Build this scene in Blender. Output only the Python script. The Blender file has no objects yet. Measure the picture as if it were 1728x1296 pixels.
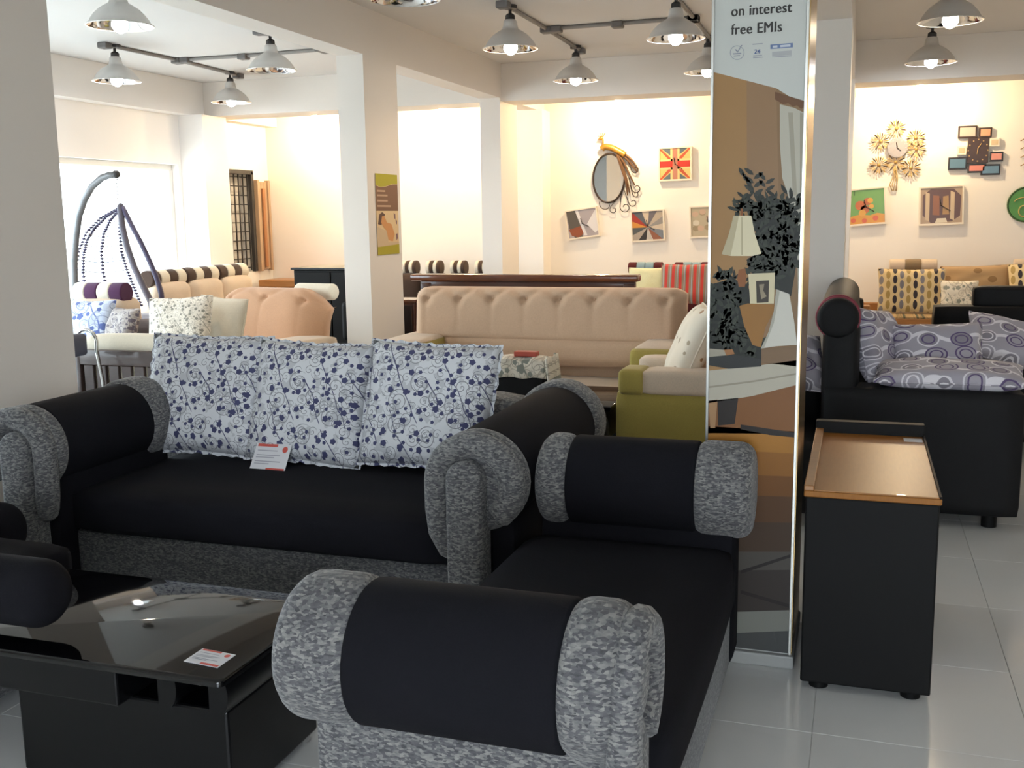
import bpy, bmesh, math, random
from mathutils import Vector, Matrix, Euler, noise

random.seed(7)
S = bpy.context.scene
COL = S.collection
R = math.radians
PI = math.pi

# ------------------------------------------------------------------ camera
F_PX, PITCH, YAW, ROLL, EYE = 1749.917, 0.15874983, 0.32259366, -0.01470547, 1.5
cy_, sy_ = math.cos(YAW), math.sin(YAW)
FW = Vector((-sy_*math.cos(PITCH), cy_*math.cos(PITCH), -math.sin(PITCH)))
r0 = Vector((cy_, sy_, 0)); u0 = r0.cross(FW)
RT = r0*math.cos(ROLL) + u0*math.sin(ROLL)
UP = -r0*math.sin(ROLL) + u0*math.cos(ROLL)
cam = bpy.data.cameras.new('camera'); cam_o = bpy.data.objects.new('camera', cam); COL.objects.link(cam_o)
cam.sensor_width = 36; cam.lens = F_PX*36/1728; cam.clip_end = 200; cam.clip_start = 0.05
M = Matrix((RT, UP, -FW)).transposed().to_4x4(); M.translation = (0, 0, EYE)
cam_o.matrix_world = M
S.camera = cam_o

def ray(u, v): return RT*((u-864)/F_PX) - UP*((v-648)/F_PX) + FW
def atY(u, v, y):
    d = ray(u, v); t = y/d.y
    return Vector((d.x*t, y, EYE + d.z*t))
def atX(u, v, x):
    d = ray(u, v); t = x/d.x
    return Vector((x, d.y*t, EYE + d.z*t))

# ------------------------------------------------------------------ world, exposure, lights
S.view_settings.view_transform = 'Standard'
S.view_settings.look = 'None'
S.view_settings.exposure = 0.5
S.view_settings.gamma = 1.0
S.view_settings.use_curve_mapping = False
S.cycles.caustics_reflective = False
S.cycles.caustics_refractive = False
S.cycles.max_bounces = 10
S.cycles.diffuse_bounces = 6
S.cycles.sample_clamp_indirect = 4.0
S.cycles.use_denoising = True
SKY = 9.0
w = bpy.data.worlds.new('sky'); S.world = w; w.use_nodes = True
bg = w.node_tree.nodes['Background']; bg.inputs[0].default_value = (0.82, 0.91, 1.0, 1); bg.inputs[1].default_value = SKY

def light(kind, name, loc, energy, color, size=0.1, rot=(0, 0, 0), size_y=None, portal=False, spot=None):
    l = bpy.data.lights.new(name, kind); l.energy = energy; l.color = color
    if kind == 'AREA':
        l.shape = 'RECTANGLE'; l.size = size; l.size_y = size_y or size; l.cycles.is_portal = portal
    else:
        l.shadow_soft_size = size
    if spot: l.spot_size = spot; l.spot_blend = 0.6
    o = bpy.data.objects.new(name, l); o.location = loc; o.rotation_euler = rot; COL.objects.link(o)
    return o
# sky portals in the two window openings (they add no light of their own)
light('AREA', 'window_portal', (-7.12, 5.3, 1.2), 1, (1, 1, 1), 1.9, (0, R(-90), 0), 8.9, True)
light('AREA', 'front_portal', (.3, -3.08, 1.3), 1, (1, 1, 1), 2.8, (R(90), 0, 0), 1.8, True)
WARM, COOL = (1.0, 0.74, 0.47), (1.0, 0.88, 0.74)
WASH = (1.0, 0.74, 0.42)
BULB_W, WASH_W = 17.0, 46.0

# ------------------------------------------------------------------ materials
def lin(c):
    if isinstance(c, str):
        c = c.lstrip('#'); c = [int(c[i:i+2], 16)/255 for i in (0, 2, 4)]
        c = [x/12.92 if x <= .04045 else ((x+.055)/1.055)**2.4 for x in c]
    return (c[0], c[1], c[2], 1)
MATS = {}
def mat(name, color, rough=.6, metal=0., bump=None, var=0., coat=0., emit=0., spec=.5, sheen=0.):
    """principled material with a faint noise in colour and optional noise bump (scale, strength)"""
    if name in MATS: return MATS[name]
    m = bpy.data.materials.new(name); m.use_nodes = True; nt = m.node_tree; b = nt.nodes['Principled BSDF']
    c = lin(color)
    b.inputs['Roughness'].default_value = rough; b.inputs['Metallic'].default_value = metal
    b.inputs['Coat Weight'].default_value = coat; b.inputs['Coat Roughness'].default_value = .06
    b.inputs['Specular IOR Level'].default_value = spec
    b.inputs['Sheen Weight'].default_value = sheen
    b.inputs['Base Color'].default_value = c
    tc = nt.nodes.new('ShaderNodeTexCoord')
    if var:
        n = nt.nodes.new('ShaderNodeTexNoise'); n.inputs['Scale'].default_value = 9; n.inputs['Detail'].default_value = 5
        nt.links.new(tc.outputs['Object'], n.inputs['Vector'])
        r = nt.nodes.new('ShaderNodeMapRange'); r.inputs['To Min'].default_value = 1-var; r.inputs['To Max'].default_value = 1+var
        nt.links.new(n.outputs['Fac'], r.inputs['Value'])
        x = nt.nodes.new('ShaderNodeVectorMath'); x.operation = 'SCALE'; x.inputs[0].default_value = c[:3]
        nt.links.new(r.outputs[0], x.inputs['Scale']); nt.links.new(x.outputs[0], b.inputs['Base Color'])
    if bump:
        n = nt.nodes.new('ShaderNodeTexNoise'); n.inputs['Scale'].default_value = bump[0]; n.inputs['Detail'].default_value = 3
        nt.links.new(tc.outputs['Object'], n.inputs['Vector'])
        bp = nt.nodes.new('ShaderNodeBump'); bp.inputs['Strength'].default_value = bump[1]; bp.inputs['Distance'].default_value = .004
        nt.links.new(n.outputs['Fac'], bp.inputs['Height']); nt.links.new(bp.outputs[0], b.inputs['Normal'])
    if emit:
        b.inputs['Emission Color'].default_value = c; b.inputs['Emission Strength'].default_value = emit
    MATS[name] = m
    return m

class NT:
    """tiny helper for node graphs"""
    def __init__(s, name, rough=.8, sheen=0.):
        s.m = bpy.data.materials.new(name); s.m.use_nodes = True; s.t = s.m.node_tree; s.b = s.t.nodes['Principled BSDF']
        s.b.inputs['Roughness'].default_value = rough; s.b.inputs['Sheen Weight'].default_value = sheen
        s.co = s.t.nodes.new('ShaderNodeTexCoord').outputs['Object']; MATS[name] = s.m
    def n(s, kind, **kw):
        x = s.t.nodes.new('ShaderNode'+kind)
        for k, v in kw.items(): setattr(x, k, v)
        return x
    def l(s, a, b): s.t.links.new(a, b)
    def math(s, op, a, b=None, c=None):
        x = s.n('Math', operation=op)
        for i, q in enumerate((a, b, c)):
            if q is None: continue
            if isinstance(q, (int, float)): x.inputs[i].default_value = q
            else: s.l(q, x.inputs[i])
        return x.outputs[0]
    def mix(s, f, a, b):
        x = s.n('Mix', data_type='RGBA')
        if isinstance(f, (int, float)): x.inputs[0].default_value = f
        else: s.l(f, x.inputs[0])
        for i, q in ((6, a), (7, b)):
            if isinstance(q, (str, tuple)): x.inputs[i].default_value = lin(q)
            else: s.l(q, x.inputs[i])
        return x.outputs[2]
    def scale(s, v, sc):
        x = s.n('Mapping'); x.inputs['Scale'].default_value = sc; s.l(v, x.inputs['Vector']); return x.outputs[0]
    def sep(s, v):
        x = s.n('SeparateXYZ'); s.l(v, x.inputs[0]); return x.outputs
    def noise(s, v, sc, det=2, out='Fac'):
        x = s.n('TexNoise'); x.inputs['Scale'].default_value = sc; x.inputs['Detail'].default_value = det
        s.l(v, x.inputs['Vector']); return x.outputs[out]
    def vor(s, v, sc, rnd=1., feature='F1'):
        x = s.n('TexVoronoi', feature=feature); x.inputs['Scale'].default_value = sc
        x.inputs['Randomness'].default_value = rnd; s.l(v, x.inputs['Vector']); return x
    def ramp(s, f, stops, const=True):
        x = s.n('ValToRGB'); r = x.color_ramp; r.interpolation = 'CONSTANT' if const else 'LINEAR'
        r.elements[0].position = stops[0][0]; r.elements[0].color = lin(stops[0][1])
        r.elements[1].position = stops[1][0]; r.elements[1].color = lin(stops[1][1])
        for p, c in stops[2:]:
            e = r.elements.new(p); e.color = lin(c)
        s.l(f, x.inputs[0]); return x.outputs[0]
    def warp(s, v, sc, amt):
        nz = s.noise(v, sc, 2, 'Color'); a = s.n('VectorMath', operation='SUBTRACT'); s.l(nz, a.inputs[0]); a.inputs[1].default_value = (.5, .5, .5)
        b = s.n('VectorMath', operation='SCALE'); s.l(a.outputs[0], b.inputs[0]); b.inputs['Scale'].default_value = amt
        c = s.n('VectorMath', operation='ADD'); s.l(v, c.inputs[0]); s.l(b.outputs[0], c.inputs[1]); return c.outputs[0]
    def bump(s, h, strength, dist=.003):
        x = s.n('Bump'); x.inputs['Strength'].default_value = strength; x.inputs['Distance'].default_value = dist
        s.l(h, x.inputs['Height']); s.l(x.outputs[0], s.b.inputs['Normal'])
    def out(s, c): s.l(c, s.b.inputs['Base Color']); return s.m

def tweed(name, dark, midc, light_):
    g = NT(name, .95, .2)
    v1 = g.vor(g.scale(g.co, (110, 110, 240)), 1.0).outputs['Color']
    f = g.sep(v1)[0]
    n2 = g.noise(g.scale(g.co, (1, 1, 2.2)), 60, 3)
    f2 = g.math('ADD', g.math('MULTIPLY', f, .55), g.math('MULTIPLY', n2, .5))
    c = g.ramp(f2, [(0.15, dark), (.5, midc), (.82, light_)], False); g.b.inputs['Specular IOR Level'].default_value = .2
    g.bump(f2, .6, .004)
    return g.out(c)
TWEED = tweed('grey_tweed', '#414144', '#616164', '#908f8b')
TWEED_D = tweed('dark_grey_tweed', '#38383b', '#515154', '#737371')

def woven(name, col, rough=.95, amt=.18, sc=260, sheen=.15):
    g = NT(name, rough, sheen)
    n = g.noise(g.co, sc, 2); n2 = g.noise(g.co, 7, 3)
    f = g.math('ADD', g.math('MULTIPLY', n, amt*2), g.math('MULTIPLY', n2, amt))
    f = g.math('ADD', f, 1-amt*1.5)
    x = g.n('VectorMath', operation='SCALE'); x.inputs[0].default_value = lin(col)[:3]; g.l(f, x.inputs['Scale'])
    g.bump(n, .25, .002); g.b.inputs['Specular IOR Level'].default_value = .15
    return g.out(x.outputs[0])
BLACK = woven('black_fabric', '#17171c', sheen=.0)
BLACK2 = woven('black_leatherette', '#1b1b1c', .6, .1, sheen=0)
BEIGE = woven('beige_suede', '#c6a78c', .9, .10, 120)
BEIGE_P = woven('pale_beige_fabric', '#d0bca6')
TAN = woven('tan_suede', '#bf9677', .9, .10, 120)
OLIVE = woven('olive_fabric', '#a4934f')
CREAM_F = woven('cream_fabric', '#d8cfbd')
GREY_F = woven('grey_fabric', '#6d6667')
BROWN_F = woven('dark_brown_fabric', '#46372f')
PURPLE_F = woven('purple_fabric', '#4e2f4b')
MAROON_F = woven('maroon_fabric', '#5b2727')
BLUEGREY_F = woven('bluegrey_fabric', '#8ea3a8')
TAUPE_F = woven('taupe_fabric', '#87735a')
YELLOW_F = woven('pale_yellow_fabric', '#dcd8ae')
RED_PIPE = mat('red_piping', '#8a3a48', .7)

def flat2(g):
    """cloth plane coordinates (x, z) for a pillow print"""
    q = g.sep(g.co); c = g.n('CombineXYZ'); g.l(q[0], c.inputs[0]); g.l(q[2], c.inputs[1]); return c.outputs[0]
def cells(g, v, sc, off, rnd=1.):
    """2D cells: distance, polar angle around the cell's point, cell colour"""
    mp = g.n('Mapping'); mp.inputs['Location'].default_value = (off, off*1.7, 0); mp.inputs['Scale'].default_value = (sc, sc, 1); g.l(v, mp.inputs['Vector'])
    x = g.n('TexVoronoi', voronoi_dimensions='2D'); x.inputs['Scale'].default_value = 1; x.inputs['Randomness'].default_value = rnd; g.l(mp.outputs[0], x.inputs['Vector'])
    d = g.n('VectorMath', operation='SUBTRACT'); g.l(mp.outputs[0], d.inputs[0]); g.l(x.outputs['Position'], d.inputs[1])
    q = g.sep(d.outputs[0])
    return x.outputs['Distance'], g.math('ARCTAN2', q[1], q[0]), g.sep(x.outputs['Color'])
def floral(name, base, dot, line, k=1.):
    """light cloth with small five-petalled flowers, slanted stems and spiral tendrils"""
    g = NT(name, .75, .1)
    v = flat2(g)
    shade = g.noise(g.co, 24*k, 3)
    c = g.mix(g.math('MULTIPLY', g.math('GREATER_THAN', shade, .56), .35), base, line)
    sx = g.sep(g.warp(v, 4.5*k, .09/k))
    t = g.math('ADD', g.math('MULTIPLY', sx[0], 9.0*k), g.math('MULTIPLY', sx[1], 5.0*k))
    fr = g.math('ABSOLUTE', g.math('SUBTRACT', g.math('FRACT', t), .5))
    gate = g.math('GREATER_THAN', g.noise(g.co, 7*k, 1), .45)
    c = g.mix(g.math('MULTIPLY', g.math('LESS_THAN', fr, .02), gate), c, dot)
    for sc, off, th in ((8.5*k, .3, 2.6), (13*k, 3.1, 2.2), (19*k, 5.7, 1.6)):
        d, an, col = cells(g, v, sc, off)
        sp = g.math('FRACT', g.math('ADD', g.math('MULTIPLY', d, th*2.2), g.math('DIVIDE', an, 2*PI)))
        m_ = g.math('MULTIPLY', g.math('LESS_THAN', g.math('ABSOLUTE', g.math('SUBTRACT', sp, .5)), .085), g.math('LESS_THAN', d, .40))
        c = g.mix(g.math('MULTIPLY', m_, g.math('GREATER_THAN', col[2], .25)), c, line)
    for sc, off, rad in ((15*k, 7.7, .20), (24*k, 11.3, .20)):
        d, an, col = cells(g, v, sc, off, .9)
        rr = g.math('MULTIPLY', g.math('ADD', g.math('MULTIPLY', g.math('COSINE', g.math('MULTIPLY', an, 5)), .09), .92), rad)
        c = g.mix(g.math('MULTIPLY', g.math('LESS_THAN', d, rr), g.math('GREATER_THAN', col[0], .3)), c, dot)
    return g.out(c)
FLORAL = floral('blue_floral_cotton', '#dcdee2', '#41446a', '#85878e')
FLORAL_W = floral('white_floral_cotton', '#e6dfd3', '#8d8a80', '#b5ada0', 1.2)
FLORAL_B = floral('big_blue_floral_cotton', '#c9d3e6', '#5566a0', '#8f98b4', .45)
FLORAL_C = floral('cream_floral_cotton', '#e2d8c6', '#8b8c80', '#b5aa98', .6)
FLORAL_T = floral('tan_floral_cotton', '#c3a87c', '#4e5648', '#9a8660', .7)

def rings_mat(name, base, ring, fill, dark, sc):
    """big ovals joined by white wavy bands"""
    g = NT(name, .7, .1)
    v = g.scale(flat2(g), (1, 1.35, 1))
    q = g.sep(v)
    wv = g.math('ADD', g.math('MULTIPLY', q[1], sc*1.0), g.math('MULTIPLY', g.math('SINE', g.math('MULTIPLY', q[0], sc*3.1)), .22))
    fr = g.math('ABSOLUTE', g.math('SUBTRACT', g.math('FRACT', wv), .5))
    c = g.mix(g.math('LESS_THAN', fr, .10), base, ring)
    d, an, col = cells(g, v, sc, .4, .35)
    c = g.mix(g.math('LESS_THAN', d, .40), c, g.mix(g.math('GREATER_THAN', col[0], .6), ring, dark))
    c = g.mix(g.math('LESS_THAN', d, .34), c, g.mix(g.math('GREATER_THAN', col[1], .5), fill, base))
    c = g.mix(g.math('LESS_THAN', g.math('ABSOLUTE', g.math('SUBTRACT', d, .22)), .028), c, g.mix(g.math('GREATER_THAN', col[2], .5), ring, dark))
    return g.out(c)
RINGS = rings_mat('grey_ring_print', '#a9a4ae', '#e6e2e8', '#8f8a94', '#5d4d74', 7.5)
POLKA = None
g = NT('cream_polka_cotton', .8, .1)
vr = g.vor(g.co, 13, .75)
c = g.mix(g.math('LESS_THAN', vr.outputs['Distance'], .22), '#ddd2bf', g.ramp(g.sep(vr.outputs['Color'])[0], [(0, '#a89880'), (.5, '#9a7552')]))
POLKA = g.out(c)
g = NT('tan_big_dot_cotton', .8, .1)
vr = g.vor(g.scale(g.co, (1, 1, 1.3)), 7, .5)
BIGDOT = g.out(g.mix(g.math('LESS_THAN', vr.outputs['Distance'], .3), '#b08f66', '#8a6a44'))
def pinecone():
    g = NT('pinecone_print_cotton', .8, .1)
    s = g.sep(g.co)
    cx = g.math('MULTIPLY', s[0], 16.5); col = g.math('FLOOR', cx)
    fx = g.math('SUBTRACT', g.math('FRACT', cx), .5)
    half = g.math('MULTIPLY', g.math('MODULO', g.math('ADD', col, 40), 2), .5)
    cz = g.math('ADD', g.math('MULTIPLY', s[2], 10.5), half)
    fz = g.math('SUBTRACT', g.math('FRACT', cz), .5)
    e = g.math('ADD', g.math('POWER', g.math('DIVIDE', fx, .32), 2), g.math('POWER', g.math('DIVIDE', fz, .42), 2))
    pal = g.ramp(g.math('FRACT', g.math('ADD', g.math('DIVIDE', col, 3), .17)), [(0, '#2e2730'), (.34, '#7b7880'), (.67, '#a58a52')])
    return g.out(g.mix(g.math('LESS_THAN', e, 1.0), '#d8c091', pal))
PINECONE = pinecone()
g = NT('red_stripe_cotton', .8, .1)
fx = g.math('FRACT', g.math('MULTIPLY', g.sep(g.co)[0], 15))
STRIPE = g.out(g.ramp(fx, [(0, '#c0392f'), (.42, '#8f7a66'), (.72, '#9aa0a6'), (.84, '#8f7a66')]))

def wood(name, a, b, rough=.35, sc=6, coat=.2, axis=(1, 12, 12)):
    g = NT(name, rough); g.b.inputs['Coat Weight'].default_value = coat
    v = g.scale(g.co, axis); n = g.noise(v, sc, 5)
    return g.out(g.mix(n, a, b))
DARKWOOD = wood('dark_mahogany', '#2e1610', '#5c3020', .3)
REDWOOD = wood('polished_redwood', '#3c1c12', '#74401f', .25, coat=.5)
DARKPANEL = wood('near_black_veneer', '#1a100d', '#2c1a14', .3)
MIDWOOD = wood('honey_wood', '#8a5a2c', '#b07a42', .4)
OLDWOOD = wood('weathered_brown_wood', '#94785c', '#c0a488', .6, axis=(12, 12, 1))
BROWNSLAT = wood('brown_painted_wood', '#3a2c28', '#4c3a34', .5)

def plaster(name, c, rough=.75):
    g = NT(name, rough); n = g.noise(g.co, 1.1, 5); n2 = g.noise(g.co, 60, 3)
    f = g.math('ADD', g.math('MULTIPLY', n, .07), .965)
    x = g.n('VectorMath', operation='SCALE'); x.inputs[0].default_value = lin(c)[:3]; g.l(f, x.inputs['Scale'])
    g.bump(n2, .12, .002); return g.out(x.outputs[0])
WALL = plaster('cream_wall_paint', '#efe9e1')
WALLW = plaster('white_wall_paint', '#ebe8e4')
CEIL = plaster('ceiling_paint', '#d2d0ce')
BEAMP = plaster('beam_paint', '#e2dcd5')
g = NT('glossy_floor_tile', .12)
n = g.noise(g.co, 4, 4); FT = g.mix(g.math('MULTIPLY', n, .5), '#e3e3e1', '#d6d6d4'); g.b.inputs['Roughness'].default_value = .13; g.b.inputs['Specular IOR Level'].default_value = .75
TILE = g.out(FT)
GROUT = mat('tile_grout', '#c4c4c0', .7)
CHROME = mat('chrome', '#d8d8d8', .12, 1.0)
STEEL = mat('brushed_aluminium', '#b9b9b4', .28, 1.0)
SHADE_OUT = mat('satin_silver_shade', '#cfcdca', .42, .35)
SHADE_IN = mat('mirror_reflector', '#e8e8e8', .08, 1.0)
DARKMETAL = mat('dark_grey_metal', '#3c3a3a', .5, .3)
CONDUIT = mat('grey_conduit', '#8a8683', .6)
BLKGLASS = mat('black_glass', '#08080a', .04, 0, spec=.55)
BLKGLOSS = mat('black_gloss_laminate', '#0b0b0d', .32, spec=.3)
BLKMATT = mat('black_laminate', '#0e0e0e', .6, var=.05, spec=.2)
BULB_C = mat('bulb_cool', '#f4f6ff', .3, emit=45)
BULB_W_ = mat('bulb_warm', '#fff0d8', .3, emit=45)
BULB_OFF = mat('bulb_unlit', '#d8d8d4', .2)
GOLD = mat('gold_paint', '#b98a3e', .35, .6, var=.15)
GOLDP = mat('pale_gold', '#b99a64', .5, .25, var=.2)
IRON = mat('dark_wire', '#3b302a', .45, .5)
WHITEP = mat('white_plastic', '#e4e0da', .35)
WHITEFR = mat('white_frame', '#e3d9c8', .4)
MIRROR = mat('mirror_glass', '#e8eaea', .02, 1.0)
PAPER = mat('white_paper', '#dcdce0', .6)
REDINK = mat('red_ink', '#cf5a50', .6)
GREYINK = mat('grey_ink', '#a9a9b4', .6)
BLKSEAM = mat('seam_shadow_thread', '#7d624e', .9)

# ------------------------------------------------------------------ mesh helpers
class MB:
    def __init__(s): s.v = []; s.f = []; s.mi = []; s.cur = 0
    def add(s, vs, fs):
        o = len(s.v); s.v += [Vector(p) for p in vs]; s.f += [tuple(i+o for i in q) for q in fs]; s.mi += [s.cur]*len(fs); return s
    def bm(s, b, mtx=None):
        b.verts.index_update()
        s.add([(mtx @ v.co) if mtx else v.co.copy() for v in b.verts], [[v.index for v in f.verts] for f in b.faces]); b.free(); return s
    def box(s, lo, hi, bev=0., seg=2, rz=0., tilt=None):
        lo = Vector(lo); hi = Vector(hi); c = (lo+hi)/2; d = hi-lo
        b = bmesh.new(); bmesh.ops.create_cube(b, size=1)
        for v in b.verts: v.co = Vector((v.co.x*d.x, v.co.y*d.y, v.co.z*d.z))
        if bev:
            bmesh.ops.bevel(b, geom=b.edges[:], offset=min(bev, min(d)*.49), segments=seg, profile=.5, affect='EDGES')
        m = Matrix.Translation(c) @ (tilt if tilt else Matrix.Rotation(rz, 4, 'Z'))
        return s.bm(b, m)
    def soft(s, lo, hi, bev=.04, puff=.02, n=10):
        """upholstered block: bevelled, subdivided and slightly crowned"""
        lo = Vector(lo); hi = Vector(hi); c = (lo+hi)/2; d = hi-lo; e = 5.0
        b = bmesh.new(); bmesh.ops.create_cube(b, size=2)
        bmesh.ops.subdivide_edges(b, edges=b.edges[:], cuts=n, use_grid_fill=True)
        h = d/2
        for v in b.verts:
            p = v.co.copy(); q = Vector((p.x*h.x, p.y*h.y, p.z*h.z))
            inner = Vector([max(-(h[i]-min(bev, h[i])), min(h[i]-min(bev, h[i]), q[i])) for i in range(3)])
            dv = q-inner
            if dv.length > 1e-9: q = inner + dv.normalized()*min(bev, *h)
            for i in range(3):
                j, k = (i+1) % 3, (i+2) % 3
                q[i] += puff*p[i]*(1-p[j]**2)*(1-p[k]**2)
            v.co = q
        return s.bm(b, Matrix.Translation(c))
    def lathe(s, p0, p1, prof, seg=24, cap=True):
        """revolve profile [(t along axis in metres from p0, radius)] about p0->p1"""
        p0 = Vector(p0); ax = (Vector(p1)-p0).normalized()
        a = ax.orthogonal().normalized(); b = ax.cross(a)
        vs = []; fs = []
        for t, r in prof:
            for i in range(seg):
                an = 2*PI*i/seg; vs.append(p0+ax*t+(a*math.cos(an)+b*math.sin(an))*r)
        for j in range(len(prof)-1):
            for i in range(seg):
                k = (i+1) % seg; fs.append((j*seg+i, j*seg+k, (j+1)*seg+k, (j+1)*seg+i))
        if cap:
            fs.append(tuple(range(seg-1, -1, -1))); n = (len(prof)-1)*seg; fs.append(tuple(range(n, n+seg)))
        return s.add(vs, fs)
    def cyl(s, p0, p1, r, seg=16, r2=None):
        L = (Vector(p1)-Vector(p0)).length; return s.lathe(p0, p1, [(0, r), (L, r if r2 is None else r2)], seg)
    def roll(s, p0, p1, r, rnd=.03, seg=32):
        L = (Vector(p1)-Vector(p0)).length; pr = [(0, max(.002, r-rnd*1.6))]
        for i in range(6):
            a = PI/2*i/5; pr.append((rnd-rnd*math.cos(a), r-rnd+rnd*math.sin(a)))
        pr += [(L-t, q) for t, q in reversed(pr)]
        return s.lathe(p0, p1, pr, seg)
    def tube(s, pts, r, seg=8, closed=False, rr=None):
        pts = [Vector(p) for p in pts]; n = len(pts); vs = []; fs = []
        prev = None
        for i, p in enumerate(pts):
            t = (pts[(i+1) % n]-pts[i-1]) if closed else (pts[min(i+1, n-1)]-pts[max(i-1, 0)])
            t.normalize()
            a = (prev - t*prev.dot(t)) if prev else t.orthogonal()
            if a.length < 1e-6: a = t.orthogonal()
            a.normalize(); prev = a; b = t.cross(a); q = rr[i] if rr else r
            for k in range(seg):
                an = 2*PI*k/seg; vs.append(p+(a*math.cos(an)+b*math.sin(an))*q)
        m = n if closed else n-1
        for i in range(m):
            j = (i+1) % n
            for k in range(seg):
                l = (k+1) % seg; fs.append((i*seg+k, i*seg+l, j*seg+l, j*seg+k))
        if not closed: fs.append(tuple(range(seg-1, -1, -1))); fs.append(tuple(range((n-1)*seg, n*seg)))
        return s.add(vs, fs)
    def prism(s, poly, fn0, fn1):
        """polygon (a,b) extruded between two placements"""
        n = len(poly); vs = [fn0(*p) for p in poly]+[fn1(*p) for p in poly]
        fs = [tuple(range(n-1, -1, -1)), tuple(range(n, 2*n))]+[(i, (i+1) % n, n+(i+1) % n, n+i) for i in range(n)]
        return s.add(vs, fs)
    def ball(s, c, r, seg=16, sq=(1, 1, 1)):
        b = bmesh.new(); bmesh.ops.create_uvsphere(b, u_segments=seg, v_segments=max(6, seg//2), radius=r)
        return s.bm(b, Matrix.Translation(c) @ Matrix.Diagonal((*sq, 1)))
    def sheet(s, fn, nu, nv):
        vs = [fn(i/nu, j/nv) for j in range(nv+1) for i in range(nu+1)]
        fs = [(j*(nu+1)+i, j*(nu+1)+i+1, (j+1)*(nu+1)+i+1, (j+1)*(nu+1)+i) for j in range(nv) for i in range(nu)]
        return s.add(vs, fs)
    def build(s, name, mats, parent=None, smooth=35, loc=None):
        """link as ONE mesh object; vertices are world coordinates, stored relative to the thing's base"""
        root = parent
        while root is not None and root.parent is not None: root = root.parent
        o0 = Vector(root['base']) if root is not None and 'base' in root else Vector(loc if loc is not None else (0, 0, 0))
        me = bpy.data.meshes.new(name); me.from_pydata([tuple(v-o0) for v in s.v], [], s.f)
        ml = mats if isinstance(mats, (list, tuple)) else [mats]
        for m in ml: me.materials.append(m)
        if len(ml) > 1: me.polygons.foreach_set('material_index', s.mi)
        b = bmesh.new(); b.from_mesh(me); bmesh.ops.recalc_face_normals(b, faces=b.faces[:]); b.to_mesh(me); b.free()
        if smooth: me.shade_smooth() if smooth >= 180 else (me.shade_smooth(), me.set_sharp_from_angle(angle=R(smooth)))
        me.update()
        o = bpy.data.objects.new(name, me); COL.objects.link(o)
        if parent is not None: o.parent = parent
        elif loc is not None: o.location = loc
        return o

def thing(name, label, cat, loc, rz=0., group=None):
    o = bpy.data.objects.new(name, None); COL.objects.link(o); o.empty_display_size = .1
    o.location = loc; o.rotation_euler = (0, 0, rz); o['base'] = list(loc); o['label'] = label; o['category'] = cat
    if group: o['group'] = group
    return o
def tag(o, label, cat, group=None):
    o['label'] = label; o['category'] = cat
    if group: o['group'] = group
    return o
def struct(o): o['kind'] = 'structure'; return o

# ------------------------------------------------------------------ the room
XL, XR, YB, YF, ZC = -7.0, 4.2, 11.5, -3.0, 3.0
struct(MB().box((XL-.3, YF-.3, -.12), (XR+.3, YB+.3, -.004)).build('floor', GROUT, smooth=0))
floor = bpy.data.objects['floor']
T = .6
tm = MB().box((-T/2+.0008, -T/2+.0008, -.012), (T/2-.0008, T/2-.0008, 0), .0012, 1).build('tile', TILE, floor, smooth=0)
tm.location = (-100, 0, 0); first = True
big = []
for i in range(-12, 7):
    for j in range(-1, 20):
        x, y = i*T+.22, j*T+.26
        # keep the tiles in or near the picture as objects; the rest go into one mesh
        d = Vector((x, y, 0))-Vector((0, 0, EYE)); z = d.dot(FW)
        u = 864+F_PX*d.dot(RT)/z if z > .1 else -9999; v = 648-F_PX*d.dot(UP)/z if z > .1 else 9999
        if z > 1 and -150 < u < 1880 and v < 1560 and XL < x < XR and y < YB and len(floor.children) < 299:
            if first: o = tm; first = False
            else: o = tm.copy(); COL.objects.link(o); o.parent = floor
            o.location = (x, y, 0)
        elif XL-.2 < x < XR+.2: big.append((x, y))
for j in range(-6, -1):
    for i in range(-12, 7): big.append((i*T+.22, j*T+.26))
b = MB()
for x, y in big: b.box((x-T/2+.0008, y-T/2+.0008, -.012), (x+T/2-.0008, y+T/2-.0008, 0))
b.build('tile_field', TILE, floor, smooth=0)['kind'] = 'stuff'

struct(MB().box((XL-.3, YF-.3, ZC), (XR+.3, YB+.3, ZC+.2)).build('ceiling', CEIL, smooth=0))
struct(MB().box((XL-.3, YB, 0), (XR+.3, YB+.2, ZC)).build('wall_back', WALL, smooth=0))
struct(MB().box((XR, YF, 0), (XR+.2, YB, ZC)).build('wall_right', WALL, smooth=0))
# left wall with a wide shop window and a narrow grille window
def wall_with_holes(name, x0, x1, y0, y1, holes, m):
    b = MB(); ys = y0
    for (a, c, z0, z1) in holes:
        b.box((x0, ys, 0), (x1, a, ZC))
        if z0 > 0: b.box((x0, a, 0), (x1, c, z0))
        b.box((x0, a, z1), (x1, c, ZC)); ys = c
    b.box((x0, ys, 0), (x1, y1, ZC))
    return struct(b.build(name, m, smooth=0))
wall_with_holes('wall_left', XL-.22, XL, YF, YB, [(.9, 9.7, .28, 2.12), (10.5, 11.12, .9, 2.08)], WALLW)
b = MB()
b.box((XL-.3, YF-.2, 0), (-1.1, YF, ZC)); b.box((1.7, YF-.2, 0), (XR+.3, YF, ZC)); b.box((-1.1, YF-.2, 2.2), (1.7, YF, ZC)); b.box((-1.1, YF-.2, 0), (1.7, YF, .4))
struct(b.build('wall_front', WALLW, smooth=0))

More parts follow.
